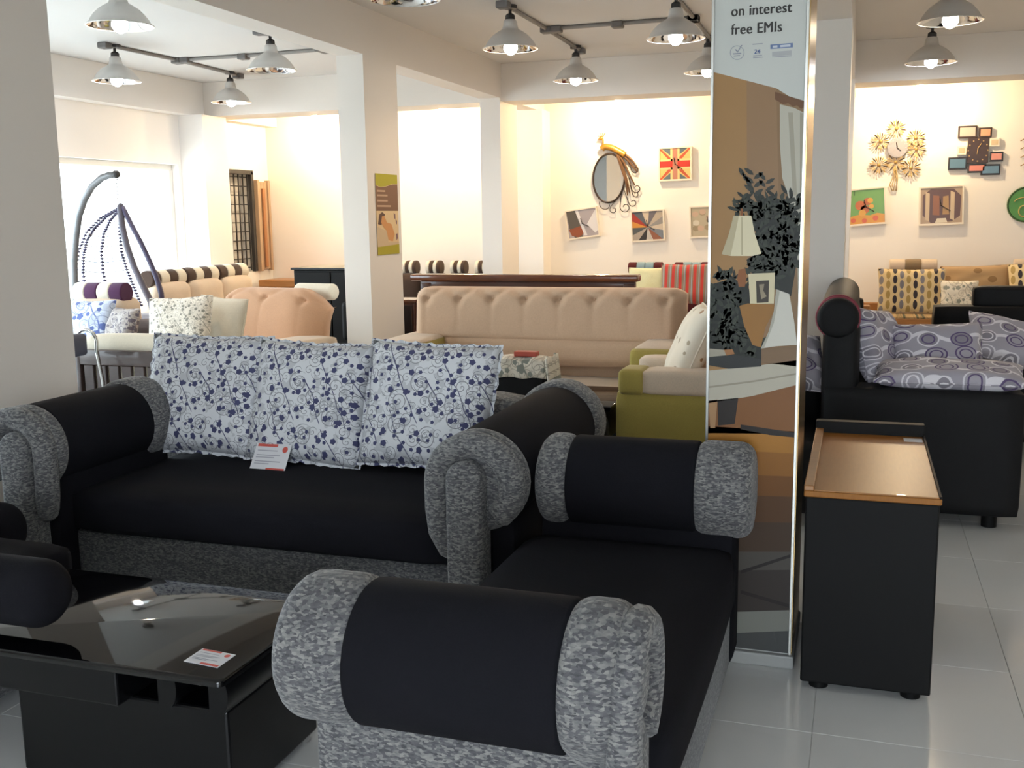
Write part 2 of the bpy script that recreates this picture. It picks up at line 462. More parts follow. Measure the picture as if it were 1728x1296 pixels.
def thin_glass():
    m = bpy.data.materials.new('clear_window_glass'); m.use_nodes = True; nt = m.node_tree
    for n_ in list(nt.nodes): nt.nodes.remove(n_)
    o = nt.nodes.new('ShaderNodeOutputMaterial'); t = nt.nodes.new('ShaderNodeBsdfTransparent'); gl = nt.nodes.new('ShaderNodeBsdfGlossy')
    gl.inputs['Roughness'].default_value = .02; t.inputs[0].default_value = (.93, .96, .96, 1)
    mx = nt.nodes.new('ShaderNodeMixShader'); mx.inputs[0].default_value = .06
    nt.links.new(t.outputs[0], mx.inputs[1]); nt.links.new(gl.outputs[0], mx.inputs[2]); nt.links.new(mx.outputs[0], o.inputs[0]); return m
GLASS = thin_glass()
fr = MB()
for a, c in (((XL-.14, .9, .28), (XL-.08, 9.7, .34)), ((XL-.14, .9, 2.06), (XL-.08, 9.7, 2.12)), ((XL-.14, .9, .34), (XL-.08, .96, 2.06)), ((XL-.14, 9.64, .34), (XL-.08, 9.7, 2.06))):
    fr.box(a, c, .004, 1)
win = struct(fr.build('window_1', WHITEP, smooth=0))
MB().box((XL-.115, .95, .33), (XL-.11, 9.65, 2.07)).build('pane', GLASS, win, smooth=0)
# pale ground outside the shop window
struct(MB().box((-40, -30, -.3), (XL-.3, 40, -.15)).build('ground', mat('pale_concrete', '#c9c7c2', .9, var=.05), smooth=0))
struct(MB().box((XL-.3, -40, -.3), (40, YF-.3, -.15)).build('ground', MATS['pale_concrete'], smooth=0))

# grille window: grey panes behind a black lattice, the rods and bars are parts
win2 = struct(MB().box((XL-.17, 10.5, .9), (XL-.15, 11.12, 2.08)).build('window_2', mat('frosted_grey_glass', '#cfcdc9', .5, var=.15), smooth=0))
for k in range(7):
    y = 10.53+k*.56/6
    MB().box((XL-.05, y-.005, .92), (XL-.035, y+.005, 2.06)).build('bar', DARKMETAL, win2, smooth=0)
for k in range(11):
    z = .95+k*1.08/10
    MB().box((XL-.062, 10.51, z-.006), (XL-.05, 11.11, z+.006)).build('crossbar', DARKMETAL, win2, smooth=0)
b = MB(); b.box((XL-.03, 11.09, .9), (XL+.02, 11.14, 2.1), .004); b.box((XL-.03, 10.48, 2.06), (XL+.02, 11.14, 2.11), .004); b.build('window_frame', DARKMETAL, win2, smooth=0)

# beams and pillars
bx = -3.62; BW = .21
struct(MB().box((bx, YF, 2.67), (bx+BW, YB, ZC)).build('beam', BEAMP, smooth=0))
struct(MB().box((-.30, YF, 2.67), (-.09, YB, ZC)).build('beam', BEAMP, smooth=0))
struct(MB().box((XL, 10.0, 2.64), (XR, 10.42, ZC-.001)).build('beam', BEAMP, smooth=0))
struct(MB().box((XL, YF, 2.64), (XL+.16, YB, ZC-.002)).build('beam', WALLW, smooth=0))
struct(MB().box((bx, 3.32, 0), (bx+BW+.001, 3.86, 2.67)).build('pillar', BEAMP, smooth=0))
P1 = struct(MB().box((bx, 6.95, 0), (bx+BW+.001, 7.52, 2.67)).build('pillar', BEAMP, smooth=0))
struct(MB().box((bx, 9.95, 0), (bx+BW+.001, 10.48, 2.67)).build('pillar', BEAMP, smooth=0))
struct(MB().box((-.30, 6.9, 0), (-.089, 7.45, 2.67)).build('pillar', BEAMP, smooth=0))
struct(MB().box((-.30, 9.95, 0), (-.089, 10.45, 2.67)).build('pillar', BEAMP, smooth=0))
struct(MB().box((bx-.06, 11.2, 0), (bx+BW+.06, YB, 2.67)).build('pillar', WALL, smooth=0))
struct(MB().box((XL, 9.75, 0), (XL+.3, 10.2, 2.64)).build('pillar', WALLW, smooth=0))
struct(MB().box((XL+.001, YB-.02, .0), (bx-.06, YB, .1)).build('baseboard_back', WALLW, smooth=0))

# ------------------------------------------------------------------ pendant lamps and conduits
def pendant(x, y, label, lit, zb=2.70, power=BULB_W, bulb_z=None):
    t = thing('pendant_lamp', label, 'lamp', (x, y, ZC), 0, 'silver dome pendant lamps')
    b = MB(); b.cyl((x, y, ZC), (x, y, ZC-.025), .05, 16); b.cyl((x, y, ZC-.025), (x, y, zb+.235), .012, 8); b.build('ceiling_rose', DARKMETAL, t)
    MB().lathe((x, y, zb+.185), (x, y, 3), [(0, .036), (.045, .034), (.055, .024), (.06, .012)], 16).build('socket', DARKMETAL, t)
    z0 = zb
    prof = [(.20, .0), (.186, .012), (.172, .038), (.15, .068), (.122, .095), (.092, .115), (.07, .128), (.058, .135), (.052, .16), (.048, .19), (.040, .20)]
    b = MB(); b.lathe((x, y, z0), (x, y, z0+1), [(h, r) for r, h in prof], 36, cap=False); b.build('shade', SHADE_OUT, t, smooth=180)
    b = MB(); b.lathe((x, y, z0), (x, y, z0+1), [(h-.001 if h else 0, r-.004) for r, h in prof[:-2]] + [(.136, .001)], 36, cap=False); b.build('reflector', SHADE_IN, t, smooth=180)
    b = MB(); b.tube([(x+.199*math.cos(a*PI/18), y+.199*math.sin(a*PI/18), z0) for a in range(36)], .004, 6, True); b.build('rim', SHADE_OUT, t)
    if lit is not None:
        bz = zb-.028 if bulb_z is None else bulb_z
        m = BULB_C if lit == 'cool' else BULB_W_
        MB().lathe((x, y, bz+.13), (x, y, -9), [(0, .016), (.03, .02), (.05, .034), (.08, .048), (.105, .050), (.125, .040), (.14, .022), (.147, .003)], 20).build('bulb', m, t, smooth=180)
        if bulb_z is None and power == BULB_W: light('SPOT', 'bulb_light', (x, y, bz-.06), power, COOL if lit == 'cool' else WARM, .04, spot=R(158))
        else: light('POINT', 'bulb_light', (x, y, bz-.06), power, WASH, .04)
    return t
pendant(-4.36, 5.55, 'large lit silver dome pendant at top left, beside the grey pillar', 'warm')
pendant(-6.06, 7.62, 'lit silver dome pendant above the hanging swing, near end of the left conduit', 'cool')
pendant(-4.54, 7.6, 'unlit silver dome pendant just left of the pillar with the small green poster', None)
pendant(-6.1, 9.4, 'lit silver dome pendant at the far end of the left conduit, nearest the grille window', 'cool')
pendant(-2.43, 5.5, 'unlit silver dome pendant cut by the top edge, below the long beam', None)
pendant(-2.43, 7.35, 'lit silver dome pendant with warm bulb right beside the long beam', 'warm')
pendant(-2.45, 9.25, 'lit silver dome pendant in front of the cross beam, above the peacock mirror', 'cool')
pendant(-1.25, 7.4, 'lit silver dome pendant left of the standing poster wording, socket at the top edge', 'cool')
pendant(-1.28, 9.2, 'lit silver dome pendant half hidden behind the left edge of the standing poster', 'warm')
pendant(.50, 7.45, 'large lit silver dome pendant cut by the top edge over the right bay', 'warm')
pendant(.50, 9.4, 'smaller lit silver dome pendant above the sunburst flower clock', 'cool')
for x, where in ((-6.04, 'far left of the back wall'), (-4.46, 'white wall between the two pillars'), (-2.46, 'peacock mirror'), (.5, 'sunburst clock')):
    pendant(x, 11.0, 'lamp mostly hidden behind the cross beam, glowing above '+where, 'warm', 2.735, WASH_W)

def conduit(pts, label):
    z = ZC-.016
    t = thing('conduit', label, 'conduit', (pts[0][0], pts[0][1], ZC), 0, 'ceiling conduit runs')
    b = MB(); b.tube([(x, y, z) for x, y in pts], .016, 8); b.build('pipe', CONDUIT, t)
    for x, y in pts:
        MB().box((x-.045, y-.045, ZC-.05), (x+.045, y+.045, ZC), .01).build('junction_box', mat('grey_box', '#6b6867', .6), t, smooth=0)
    return t
conduit([(-2.43, 7.2), (-2.43, 8.27), (-2.45, 9.4)], 'grey ceiling conduit linking the two lamps beside the long beam')
conduit([(-2.35, 8.27), (-1.85, 8.26), (-1.26, 8.25)], 'grey ceiling conduit running crosswise above the tufted beige sofa')
conduit([(-1.26, 7.2), (-1.26, 8.25), (-1.27, 9.35)], 'grey ceiling conduit behind the top of the standing poster')
conduit([(-6.06, 7.5), (-6.04, 8.46), (-6.1, 9.55)], 'grey ceiling conduit linking the two lit lamps of the left bay')
conduit([(-5.95, 8.46), (-5.35, 8.48), (-4.5, 8.46)], 'grey ceiling conduit crossing the left bay towards the pillar')
conduit([(-4.54, 7.45), (-4.5, 8.36)], 'short grey ceiling conduit over the unlit lamp of the left bay')

# ------------------------------------------------------------------ cushions
def cushion(name, label, c, w_, h_, th, m, normal_rz=0., tilt=0., roll=0., group=None, frill=False, flop=.0):
    """pillow: width along local X, height along local Z, thickness along local Y"""
    b = MB(); n = 22
    def prof(u, v):
        a, e = 2*u-1, 2*v-1
        k = max(0, (1-a**4)*(1-e**4))**.55
        return k
    def side(sg):
        def fn(u, v):
            a, e = 2*u-1, 2*v-1
            pin = 1-.055*(1-abs(e))*abs(a)**3 ; pin2 = 1-.055*(1-abs(a))*abs(e)**3
            y = sg*(th/2*prof(u, v)+.004)
            y += .006*noise.noise(Vector((a*2.2+c[0]*5, e*2.2+c[2]*3, sg)))*prof(u, v)*2
            return Vector((a*w_/2*pin, y, e*h_/2*pin2 + flop*a*a*(-1)))
        return fn
    b.sheet(side(-1), n, n); b.sheet(side(1), n, n)
    # join rims
    me_obj = b
    o = b.build(name, m, None, 180)
    bm = bmesh.new(); bm.from_mesh(o.data); bmesh.ops.remove_doubles(bm, verts=bm.verts[:], dist=.0085); bmesh.ops.recalc_face_normals(bm, faces=bm.faces[:]); bm.to_mesh(o.data); bm.free()
    o.data.shade_smooth()
    o.location = c; o.rotation_euler = Euler((tilt, roll, normal_rz), 'XYZ')
    tag(o, label, 'cushion', group)
    # sewn edge piping / ruffle as a part
    pts = []; k = 26
    for s0 in range(4):
        for i in range(k):
            q = -1+2*i/k
            a, e = ((q, -1), (1, q), (-q, 1), (-1, -q))[s0]
            pin = 1-.055*(1-abs(e))*abs(a)**3; pin2 = 1-.055*(1-abs(a))*abs(e)**3
            pts.append(Vector((a*w_/2*pin, 0, e*h_/2*pin2+flop*a*a*(-1))))
    if frill:
        bb = MB(); vs = []; N = len(pts)
        for i, p in enumerate(pts):
            d = p.normalized(); wob = .006*math.sin(i*1.9)
            vs += [p-d*.004+Vector((0, .002, 0)), p+d*(.013+.004*math.sin(i*2.3))+Vector((0, wob, 0))]
        bb.add(vs, [(2*i, 2*i+1, 2*((i+1) % N)+1, 2*((i+1) % N)) for i in range(N)])
        pi = bb.build('ruffle', m, None, 180)
    else:
        pi = MB().tube(pts, .005, 6, True).build('piping', m, None, 180)
    pi.parent = o
    return o

# ------------------------------------------------------------------ black and grey three-seater
def scroll_arm(t, x, y0, y1, z, r, side):
    """rolled arm lying along Y: grey rings at both ends, black middle, grey scroll face and post in front"""
    MB().box((x-.12, y0+.05, .07), (x+.12, y1-.02, z-.05), .03).build('arm_panel', BLACK, t)
    MB().roll((x, y0+.07, z), (x, y1-.14, z), r*.975, .02).build('arm_bolster', BLACK, t)
    MB().roll((x, y0, z), (x, y0+.10, z), r, .045).build('arm_ring', TWEED, t)
    MB().roll((x, y1-.19, z), (x, y1, z), r*1.07, .05).build('arm_ring', TWEED, t)
    pts = []; q = r-.042
    for i in range(25):
        an = R(-50+i*230/24)
        pts.append((x+side*math.cos(an)*q, y0-.008, z+math.sin(an)*q))
    xe = pts[-1][0]
    pts += [(xe, y0-.008, z-.09), (xe+side*.008, y0-.004, z-.17), (xe+side*.03, y0+.012, z-.225), (xe+side*.05, y0+.03, z-.24)]
    MB().tube(pts, .044, 12).build('scroll_welt', TWEED, t, 180)
    # post with a rounded head, set towards the seat
    w2 = .062; zt = z+.02; xp = x-side*.022; poly = [(xp-w2, .05), (xp+w2, .05)]
    for i in range(13):
        an = PI*i/12; poly.append((xp+w2*math.cos(an), zt+w2*math.sin(an)))
    bm = bmesh.new(); vs = [bm.verts.new((p, y0-.07, q_)) for p, q_ in poly]; f = bm.faces.new(vs)
    ex = bmesh.ops.extrude_face_region(bm, geom=[f]); bmesh.ops.translate(bm, verts=[v for v in ex['geom'] if isinstance(v, bmesh.types.BMVert)], vec=(0, .12, 0))
    bmesh.ops.recalc_face_normals(bm, faces=bm.faces[:]); bmesh.ops.bevel(bm, geom=[e for e in bm.edges if len(e.link_faces) == 2 and e.calc_face_angle() > 1.2 and abs(e.verts[0].co.y-e.verts[1].co.y) < .01], offset=.025, segments=4, profile=.5, affect='EDGES')
    MB().bm(bm).build('arm_post', TWEED, t, 60)

t = thing('fabric_sofa', 'black and grey tweed three-seat sofa with rolled scroll arms, holding the blue floral cushions', 'sofa', (-2.07, 3.7, 0))
MB().soft((-2.93, 3.2, .29), (-1.27, 3.98, .47), .05, .012).build('seat_cushion', BLACK, t, 180)
MB().box((-2.93, 3.23, .06), (-1.27, 4.22, .30), .012).build('base', TWEED_D, t)
MB().soft((-3.12, 3.98, .30), (-1.27, 4.24, .76), .07, .01).build('backrest', TWEED, t, 180)
scroll_arm(t, -3.03, 3.09, 3.86, .645, .172, -1)
scroll_arm(t, -1.165, 3.09, 4.22, .645, .172, 1)
for x in (-2.95, -1.2):
    for y in (3.3, 4.1): MB().cyl((x, y, 0), (x, y, .075), .025, 12, .032).build('foot', BLKMATT, t)
cushion('floral_cushion', 'blue and white floral cushion at the left end of the three-seat sofa', (-2.735, 3.885, .745), .60, .53, .15, FLORAL, R(2), R(-19), R(.5), 'blue floral cushions on the three-seat sofa', True)
cushion('floral_cushion', 'blue and white floral cushion in the middle, behind the white price card', (-2.205, 3.86, .735), .55, .52, .15, FLORAL, R(-1), R(-18), R(1.5), 'blue floral cushions on the three-seat sofa', True)
cushion('floral_cushion', 'brighter blue floral cushion with ruffled edge beside the right scroll arm', (-1.655, 3.87, .745), .56, .52, .16, FLORAL, R(3), R(-20), R(2), 'blue floral cushions on the three-seat sofa', True)

def price_card(name, label, corners, group):
    """corners TL TR BR BL in space; card with printed red bars, dot and grey lines"""
    tl, tr, br, bl = [Vector(c) for c in corners]; nrm = (tr-tl).cross(bl-tl).normalized()*-1
    o0 = (tl+tr+br+bl)/4
    def pt(u, v, k): return tl*(1-u)*(1-v)+tr*u*(1-v)+br*u*v+bl*(1-u)*v+nrm*k
    def quad(u0, u1, v0, v1, k): return [pt(u0, v0, k), pt(u1, v0, k), pt(u1, v1, k), pt(u0, v1, k)]
    b = MB(); b.prism([(0, 0), (1, 0), (1, 1), (0, 1)], lambda u, v: pt(u, v, 0), lambda u, v: pt(u, v, .0012))
    o = b.build(name, PAPER, None, 0, o0)
    tag(o, label, 'price card', group)
    b = MB()
    b.add(quad(.05, .62, .02, .12, .0018), [(0, 1, 2, 3)]); b.add(quad(.45, .97, .86, .98, .0018), [(0, 1, 2, 3)])
    b.add([pt(.85+.075*math.cos(a*PI/8), .2+.11*math.sin(a*PI/8), .0018) for a in range(16)], [tuple(range(16))])
    p = b.build('printed_band', REDINK, None, 0); p.data.transform(Matrix.Translation(-o0)); p.parent = o
    b = MB()
    for v, e in ((.24, .65), (.40, .75), (.48, .6), (.62, .8), (.70, .5)): b.add(quad(.08, e, v, v+.035, .0018), [(0, 1, 2, 3)])
    p = b.build('printed_lines', GREYINK, None, 0); p.data.transform(Matrix.Translation(-o0)); p.parent = o
    return o
price_card('price_card', 'white and red price card propped on the black seat of the three-seat sofa', [(-2.395, 3.745, .573), (-2.225, 3.74, .575), (-2.222, 3.66, .472), (-2.392, 3.665, .470)], 'price cards')

# ------------------------------------------------------------------ diwan couch (front right)
t = thing('diwan_couch', 'black and grey tweed backless couch with a rolled bolster at each end, in the foreground', 'couch', (-.69, 2.55, 0))
MB().soft((-1.02, 1.93, .27), (-.33, 3.22, .47), .055, .012).build('seat_cushion', BLACK, t, 180)
MB().box((-1.0, 1.8, .06), (-.35, 3.38, .285), .012).build('base', TWEED_D, t)
MB().box((-.98, 3.2, .06), (-.34, 3.37, .56), .03).build('end_panel', BLACK, t)
MB().box((-1.04, 1.77, .06), (-.36, 1.93, .56), .03).build('end_panel', TWEED, t)
for y, z, xs in ((3.28, .632, (-.985, -.862, -.475, -.288)), (1.83, .625, (-1.09, -.91, -.505, -.375))):
    MB().roll((xs[1]-.015, y, z), (xs[2]+.015, y, z), .150, .012).build('bolster', BLACK, t)
    MB().roll((xs[0], y, z), (xs[1], y, z), .154, .05).build('bolster_ring', TWEED, t)
    MB().roll((xs[2], y, z), (xs[3], y, z), .154, .045).build('bolster_ring', TWEED, t)
    if y > 3: continue
    x = xs[3]+.005; pts = []
    for i in range(22):
        an = R(-70+250*i/21); pts.append((x, y+math.cos(an)*.115, z+math.sin(an)*.115))
    pts += [(x, pts[-1][1], z-.14), (x-.005, pts[-1][1]+.01, z-.22)]
    MB().tube(pts, .034, 10).build('scroll_welt', TWEED, t, 180)
    MB().roll((xs[3]-.02, y, z), (xs[3]+.018, y, z), .07, .015).build('scroll_core', TWEED, t)
for x in (-.95, -.40):
    for y in (1.85, 3.3): MB().cyl((x, y, 0), (x, y, .075), .025, 12, .032).build('foot', BLKMATT, t)

# ------------------------------------------------------------------ armchair at far left of the foreground (arm reaches over the table)
t = thing('fabric_armchair', 'black and grey armchair at the left edge, dark rolled arm over the glass table', 'armchair', (-2.9, 2.2, 0))
MB().box((-3.5, 1.95, .06), (-2.45, 2.75, .3), .02).build('base', TWEED_D, t)
MB().soft((-3.45, 2.1, .29), (-2.44, 2.7, .46), .05, .01).build('seat_cushion', BLACK, t, 180)
MB().roll((-3.5, 2.07, .548), (-1.945, 2.07, .548), .09, .06).build('arm_bolster', BLACK, t)
MB().box((-3.45, 1.97, .28), (-2.46, 2.13, .56), .03).build('arm_panel', TWEED, t)
MB().roll((-3.7, 2.74, .44), (-2.76, 2.74, .44), .11, .05).build('arm_bolster', BLACK, t)
MB().soft((-3.62, 1.95, .3), (-3.4, 2.8, .85), .06, .02).build('backrest', TWEED, t, 180)
for x in (-3.4, -2.55):
    for y in (2.02, 2.68): MB().cyl((x, y, 0), (x, y, .07), .022, 12).build('foot', BLKMATT, t)

# ------------------------------------------------------------------ black glass coffee table
t = thing('coffee_table', 'black glass-topped coffee table with rounded corners beside the couch bolster', 'table', (-1.9, 2.28, 0))
def rrect(x0, x1, y0, y1, rs, n=6):
    out = []
    for (cx, cyy, a0, r) in ((x1, y0, -90, rs[1]), (x1, y1, 0, rs[2]), (x0, y1, 90, rs[3]), (x0, y0, 180, rs[0])):
        sx = -1 if cx == x1 else 1; sy = -1 if cyy == y1 else 1
        for i in range(n+1):
            a = R(a0+90*i/n); out.append((cx+sx*r+r*math.cos(a), cyy+sy*r+r*math.sin(a)))
    return out
bm = bmesh.new(); vs = [bm.verts.new((x, y, .402)) for x, y in rrect(-2.42, -1.405, 1.985, 2.56, (.02, .02, .10, .10))]
f = bm.faces.new(vs); ex = bmesh.ops.extrude_face_region(bm, geom=[f]); bmesh.ops.translate(bm, verts=[v for v in ex['geom'] if isinstance(v, bmesh.types.BMVert)], vec=(0, 0, .018))
bmesh.ops.recalc_face_normals(bm, faces=bm.faces[:])
bmesh.ops.bevel(bm, geom=[e for e in bm.edges if e.verts[0].co.z > .41 and e.verts[1].co.z > .41], offset=.009, segments=3, profile=.5, affect='EDGES')
MB().bm(bm).build('table_top', BLKGLASS, t, 30)
MB().box((-2.38, 2.02, .29), (-1.74, 2.53, .395), .006).build('drawer_box', BLKGLOSS, t, smooth=0)
MB().box((-1.74, 2.30, .30), (-1.44, 2.53, .40), .006).build('shelf_box', BLKGLOSS, t, smooth=0)
MB().box((-2.12, 2.08, .025), (-1.46, 2.52, .29), .008).build('base', BLKGLOSS, t, smooth=0)
for x in (-1.62, -1.47):
    poly = [(x+.035*math.cos(R(a)), .345+.058*math.sin(R(a))) for a in range(-90, 91, 15)] + [(x-.02, .403), (x-.02, .287)]
    MB().prism(poly, lambda p, q: (p, 2.05, q), lambda p, q: (p, 2.31, q)).build('curved_bracket', BLKGLOSS, t)
for x in (-2.08, -1.49):
    for y in (2.12, 2.49): MB().cyl((x, y, 0), (x, y, .03), .02, 12).build('foot', CHROME, t)
price_card('price_card', 'white and red price card lying on the black glass coffee table', [(-1.56, 2.135, .4212), (-1.455, 2.125, .4212), (-1.455, 2.045, .4212), (-1.56, 2.055, .4212)], 'price cards')

# ------------------------------------------------------------------ cabinet, right
t = thing('side_cabinet', 'tall narrow black cabinet with a glossy brown tray top, right of the standing poster', 'cabinet', (.06, 3.72, 0))
x0, x1, y0, y1 = -.135, .262, 3.235, 4.2
MB().box((x0+.005, y0+.005, .028), (x1-.005, y1, .635), .006).build('body', BLKMATT, t, smooth=0)
g = NT('glossy_brown_laminate', .36); g.b.inputs['Specular IOR Level'].default_value = .24
BRTOP = g.out(g.mix(g.noise(g.scale(g.co, (9, 1, 1)), 14, 4), '#8f5a24', '#a06a30'))
MB().box((x0, y0, .635), (x1, y1-.02, .655), .004).build('tray_top', BRTOP, t, smooth=0)
MB().box((x0, y0, .655), (x0+.03, y1-.02, .672), .003).build('side_rail', MIDWOOD, t, smooth=0)
MB().box((x0, y1-.05, .64), (x1, y1, .70), .004).build('back_rail', BLKMATT, t, smooth=0)
MB().box((x1-.008, y0, .655), (x1, y1-.02, .662), .002).build('side_rail', BLKMATT, t, smooth=0)
MB().box((x0+.03, y0, .655), (x1-.008, y0+.008, .66), .002).build('front_lip', MIDWOOD, t, smooth=0)
for x in (x0+.06, x1-.06):
    for y in (y0+.06, y1-.06): MB().cyl((x, y, 0), (x, y, .03), .03, 14).build('foot', BLKMATT, t)
o = MB().box((.185, 4.05, .6552), (.25, 4.11, .6562)).build('sticker_card', PAPER, None, 0, (.21, 4.08, .655))
tag(o, 'small white sticker lying at the far right corner of the black cabinet top', 'sticker')

# ------------------------------------------------------------------ standing poster
PY = 3.40; PX0, PX1 = -.462, -.168
t = thing('poster_stand', 'tall floor-standing poster box printed with a lamp, plant and lettering, in the middle right', 'poster', (-.31, PY, 0))
POSTB = mat('poster_board', '#b9bcb8', .5)
PD = .42
MB().box((PX0+.003, PY+.001, .0), (PX1-.003, PY+PD, 2.45), .002, 1).build('box_panel', POSTB, t, smooth=0)
b = MB()
for x in (PX0, PX1-.009): b.box((x, PY-.006, 0), (x+.009, PY+.004, 2.45), .001, 1)
b.build('edge_trim', STEEL, t, smooth=0)
MB().box((PX1-.003, PY+.004, 0), (PX1+.003, PY+PD, 2.45), .001, 1).build('side_strip', mat('metal_gold_reflection', '#b79a6c', .25, 1.0), t, smooth=0)  # metal side; the warm wall's reflection is put into its gold colour
MB().box((PX0-.01, PY-.02, 0), (PX1+.01, PY+PD, .045), .006).build('base', mat('grey_base_laminate', '#a5a6a3', .5), t, smooth=0)
def ink(c, r=.45): return mat('ink_'+c[1:], c, r, spec=.3)
def pp(u, v, k=0):
    p = atY(u, v, PY); p.x = min(max(p.x, PX0+.008), PX1-.008); p.y = PY-.0004-.00035*k; p.z = max(.05, p.z); return p
def print_shape(name, c, k, *polys):
    if len(polys) > 8:
        b = MB()
        for poly in polys: b.add([pp(u, v, k) for u, v in poly], [tuple(range(len(poly)))])
        o = b.build(name, ink(c), t, smooth=0); o['kind'] = 'stuff'; return o
    for poly in polys: MB().add([pp(u, v, k) for u, v in poly], [tuple(range(len(poly)))]).build(name, ink(c), t, smooth=0)
L, Rr = 1100, 1500   # beyond the edges: clipped to the board
print_shape('printed_top_panel', '#c6c9c4', 0, [(L, -160), (Rr, -160), (Rr, 200), (1368, 178), (1310, 149), (1260, 136), (1200, 122), (L, 118)])
print_shape('printed_wall', '#a07a4c', 0, [(L, 118), (1200, 122), (1260, 136), (1262, 640), (L, 640)])
print_shape('printed_wall_shade', '#937352', 0, [(1260, 136), (1310, 149), (1320, 620), (1262, 640)])
print_shape('printed_wall_corner', '#876a4a', 0, [(1310, 149), (1368, 178), (Rr, 200), (Rr, 620), (1320, 620)])
print_shape('printed_curtain', '#b9b5a6', 1, [(1316, 176), (1340, 182), (1366, 190), (1362, 420), (1356, 520), (1345, 400), (1330, 330), (1320, 300), (1316, 240)])
print_shape('printed_curtain_fold', '#a29c8b', 2, [(1330, 190), (1338, 190), (1345, 330), (1338, 330)], [(1350, 190), (1357, 192), (1355, 420), (1350, 400)])
print_shape('printed_curtain_rod', '#6c4a2e', 2, [(1308, 155), (1366, 170), (1366, 184), (1359, 180), (1352, 184), (1345, 178), (1338, 180), (1330, 174), (1322, 176), (1308, 168)])
def leaf(cx, cyy, an, ln, wd):
    ca, sa = math.cos(an), math.sin(an)
    return [(cx+ca*a*ln-sa*b_*wd, cyy+sa*a*ln+ca*b_*wd) for a, b_ in ((0, 0), (.3, .45), (.7, .4), (1, 0), (.7, -.4), (.3, -.45))]
rnd = random.Random(3)
lv = [[], [], []]
def blob(cx, cyy, rx, ry, n_, lo, hi):
    for _ in range(n_):
        a = rnd.uniform(0, 2*PI); q = math.sqrt(rnd.random())
        lv[rnd.randrange(3)].append(leaf(cx+rx*q*math.cos(a), cyy+ry*q*math.sin(a), rnd.uniform(0, 2*PI), rnd.uniform(lo, hi), rnd.uniform(5, 9)))
blob(1305, 400, 42, 72, 230, 14, 26); blob(1270, 348, 30, 18, 60, 12, 20); blob(1330, 385, 24, 60, 90, 12, 22)
blob(1222, 520, 26, 66, 150, 12, 24); blob(1250, 575, 40, 34, 90, 12, 20); blob(1285, 440, 25, 50, 60, 12, 20)
print_shape('printed_foliage_mass', '#1f221c', 2, [(1262, 350), (1300, 330), (1335, 345), (1350, 390), (1345, 440), (1335, 500), (1290, 480), (1262, 455), (1285, 420)], [(1199, 480), (1235, 470), (1262, 480), (1285, 580), (1285, 612), (1196, 606)])
for i, c in enumerate(('#1c2018', '#252a20', '#31362b')): print_shape('printed_leaves', c, 3+i, *lv[i])
sp = [leaf(1272, 330-k*7, R(-90+s*55), 20, 8) for k, s in enumerate((1, -1, 1, -1, 1, -1))] + [leaf(1292, 322-k*6, R(-80+s*50), 18, 7) for k, s in enumerate((1, -1, 1, -1))] + [leaf(1256+k*6, 298+k*9, R(-120), 18, 8) for k in range(3)]
print_shape('printed_sprig', '#34362f', 6, *sp)
print_shape('printed_lamp_shade', '#d9cfae', 7, [(1238, 364), (1268, 364), (1274, 395), (1285, 428), (1270, 432), (1235, 432), (1218, 429), (1230, 395)])
print_shape('printed_lamp_shade_side', '#b9ad8c', 8, [(1238, 364), (1247, 364), (1240, 400), (1233, 431), (1218, 429), (1230, 395)], [(1251, 366), (1253, 366), (1254, 430), (1251, 430)])
print_shape('printed_lamp_base', '#8a552c', 8, [(1250, 352), (1254, 352), (1254, 364), (1250, 364)], [(1247, 455), (1258, 453), (1260, 470), (1257, 484), (1247, 484), (1244, 470)])
print_shape('printed_picture_frame', '#cfc4a2', 8, [(1263, 462), (1308, 460), (1306, 512), (1266, 513)])
print_shape('printed_picture', '#3c342b', 9, [(1276, 474), (1298, 473), (1297, 510), (1277, 511)])
print_shape('printed_picture_light', '#8f836c', 10, [(1281, 480), (1290, 479), (1288, 490), (1294, 500), (1285, 505)])
print_shape('printed_armchair', '#94682f', 9, [(1248, 516), (1262, 512), (1312, 514), (1292, 552), (1284, 586), (1270, 582), (1256, 550)])
print_shape('printed_cushion', '#c9c6bb', 10, [(1310, 488), (1332, 496), (1340, 540), (1347, 582), (1310, 584), (1284, 588), (1297, 560), (1306, 525)])
print_shape('printed_cushion_fold', '#aaa799', 11, [(1310, 488), (1316, 492), (1306, 545), (1290, 586), (1284, 588), (1297, 560), (1306, 525)])
print_shape('printed_tabletop', '#7a6147', 9, [(1285, 588), (1347, 584), (1347, 618), (1285, 612)])
print_shape('printed_books', '#9d9686', 10, [(1196, 588), (1222, 590), (1238, 597), (1205, 603), (1196, 602)])
print_shape('printed_books_dark', '#2b2c2b', 11, [(1194, 602), (1238, 598), (1285, 606), (1285, 618), (1230, 622), (1194, 616)])
print_shape('printed_orange_book', '#9a6a41', 11, [(1222, 590), (1236, 589), (1240, 597), (1226, 600)])
print_shape('printed_table_edge', '#b2ac9c', 9, [(L, 622), (1270, 618), (Rr, 612), (Rr, 655), (1270, 668), (L, 676)])
print_shape('printed_table_edge_line', '#948d7d', 10, [(L, 648), (1270, 642), (Rr, 634), (Rr, 637), (1270, 645), (L, 651)])
print_shape('printed_under_table', '#7d522b', 8, [(L, 676), (1270, 668), (Rr, 655), (Rr, 740), (L, 726)])
print_shape('printed_table_leg', '#a07c57', 9, [(1195, 676), (1211, 674), (1207, 722), (1199, 722)])
print_shape('printed_dark_gap', '#241d18', 9, [(1211, 675), (1246, 671), (1240, 715), (1212, 718)], [(1250, 716), (1290, 722), (1345, 730), (1345, 738), (1300, 734), (1250, 724)])
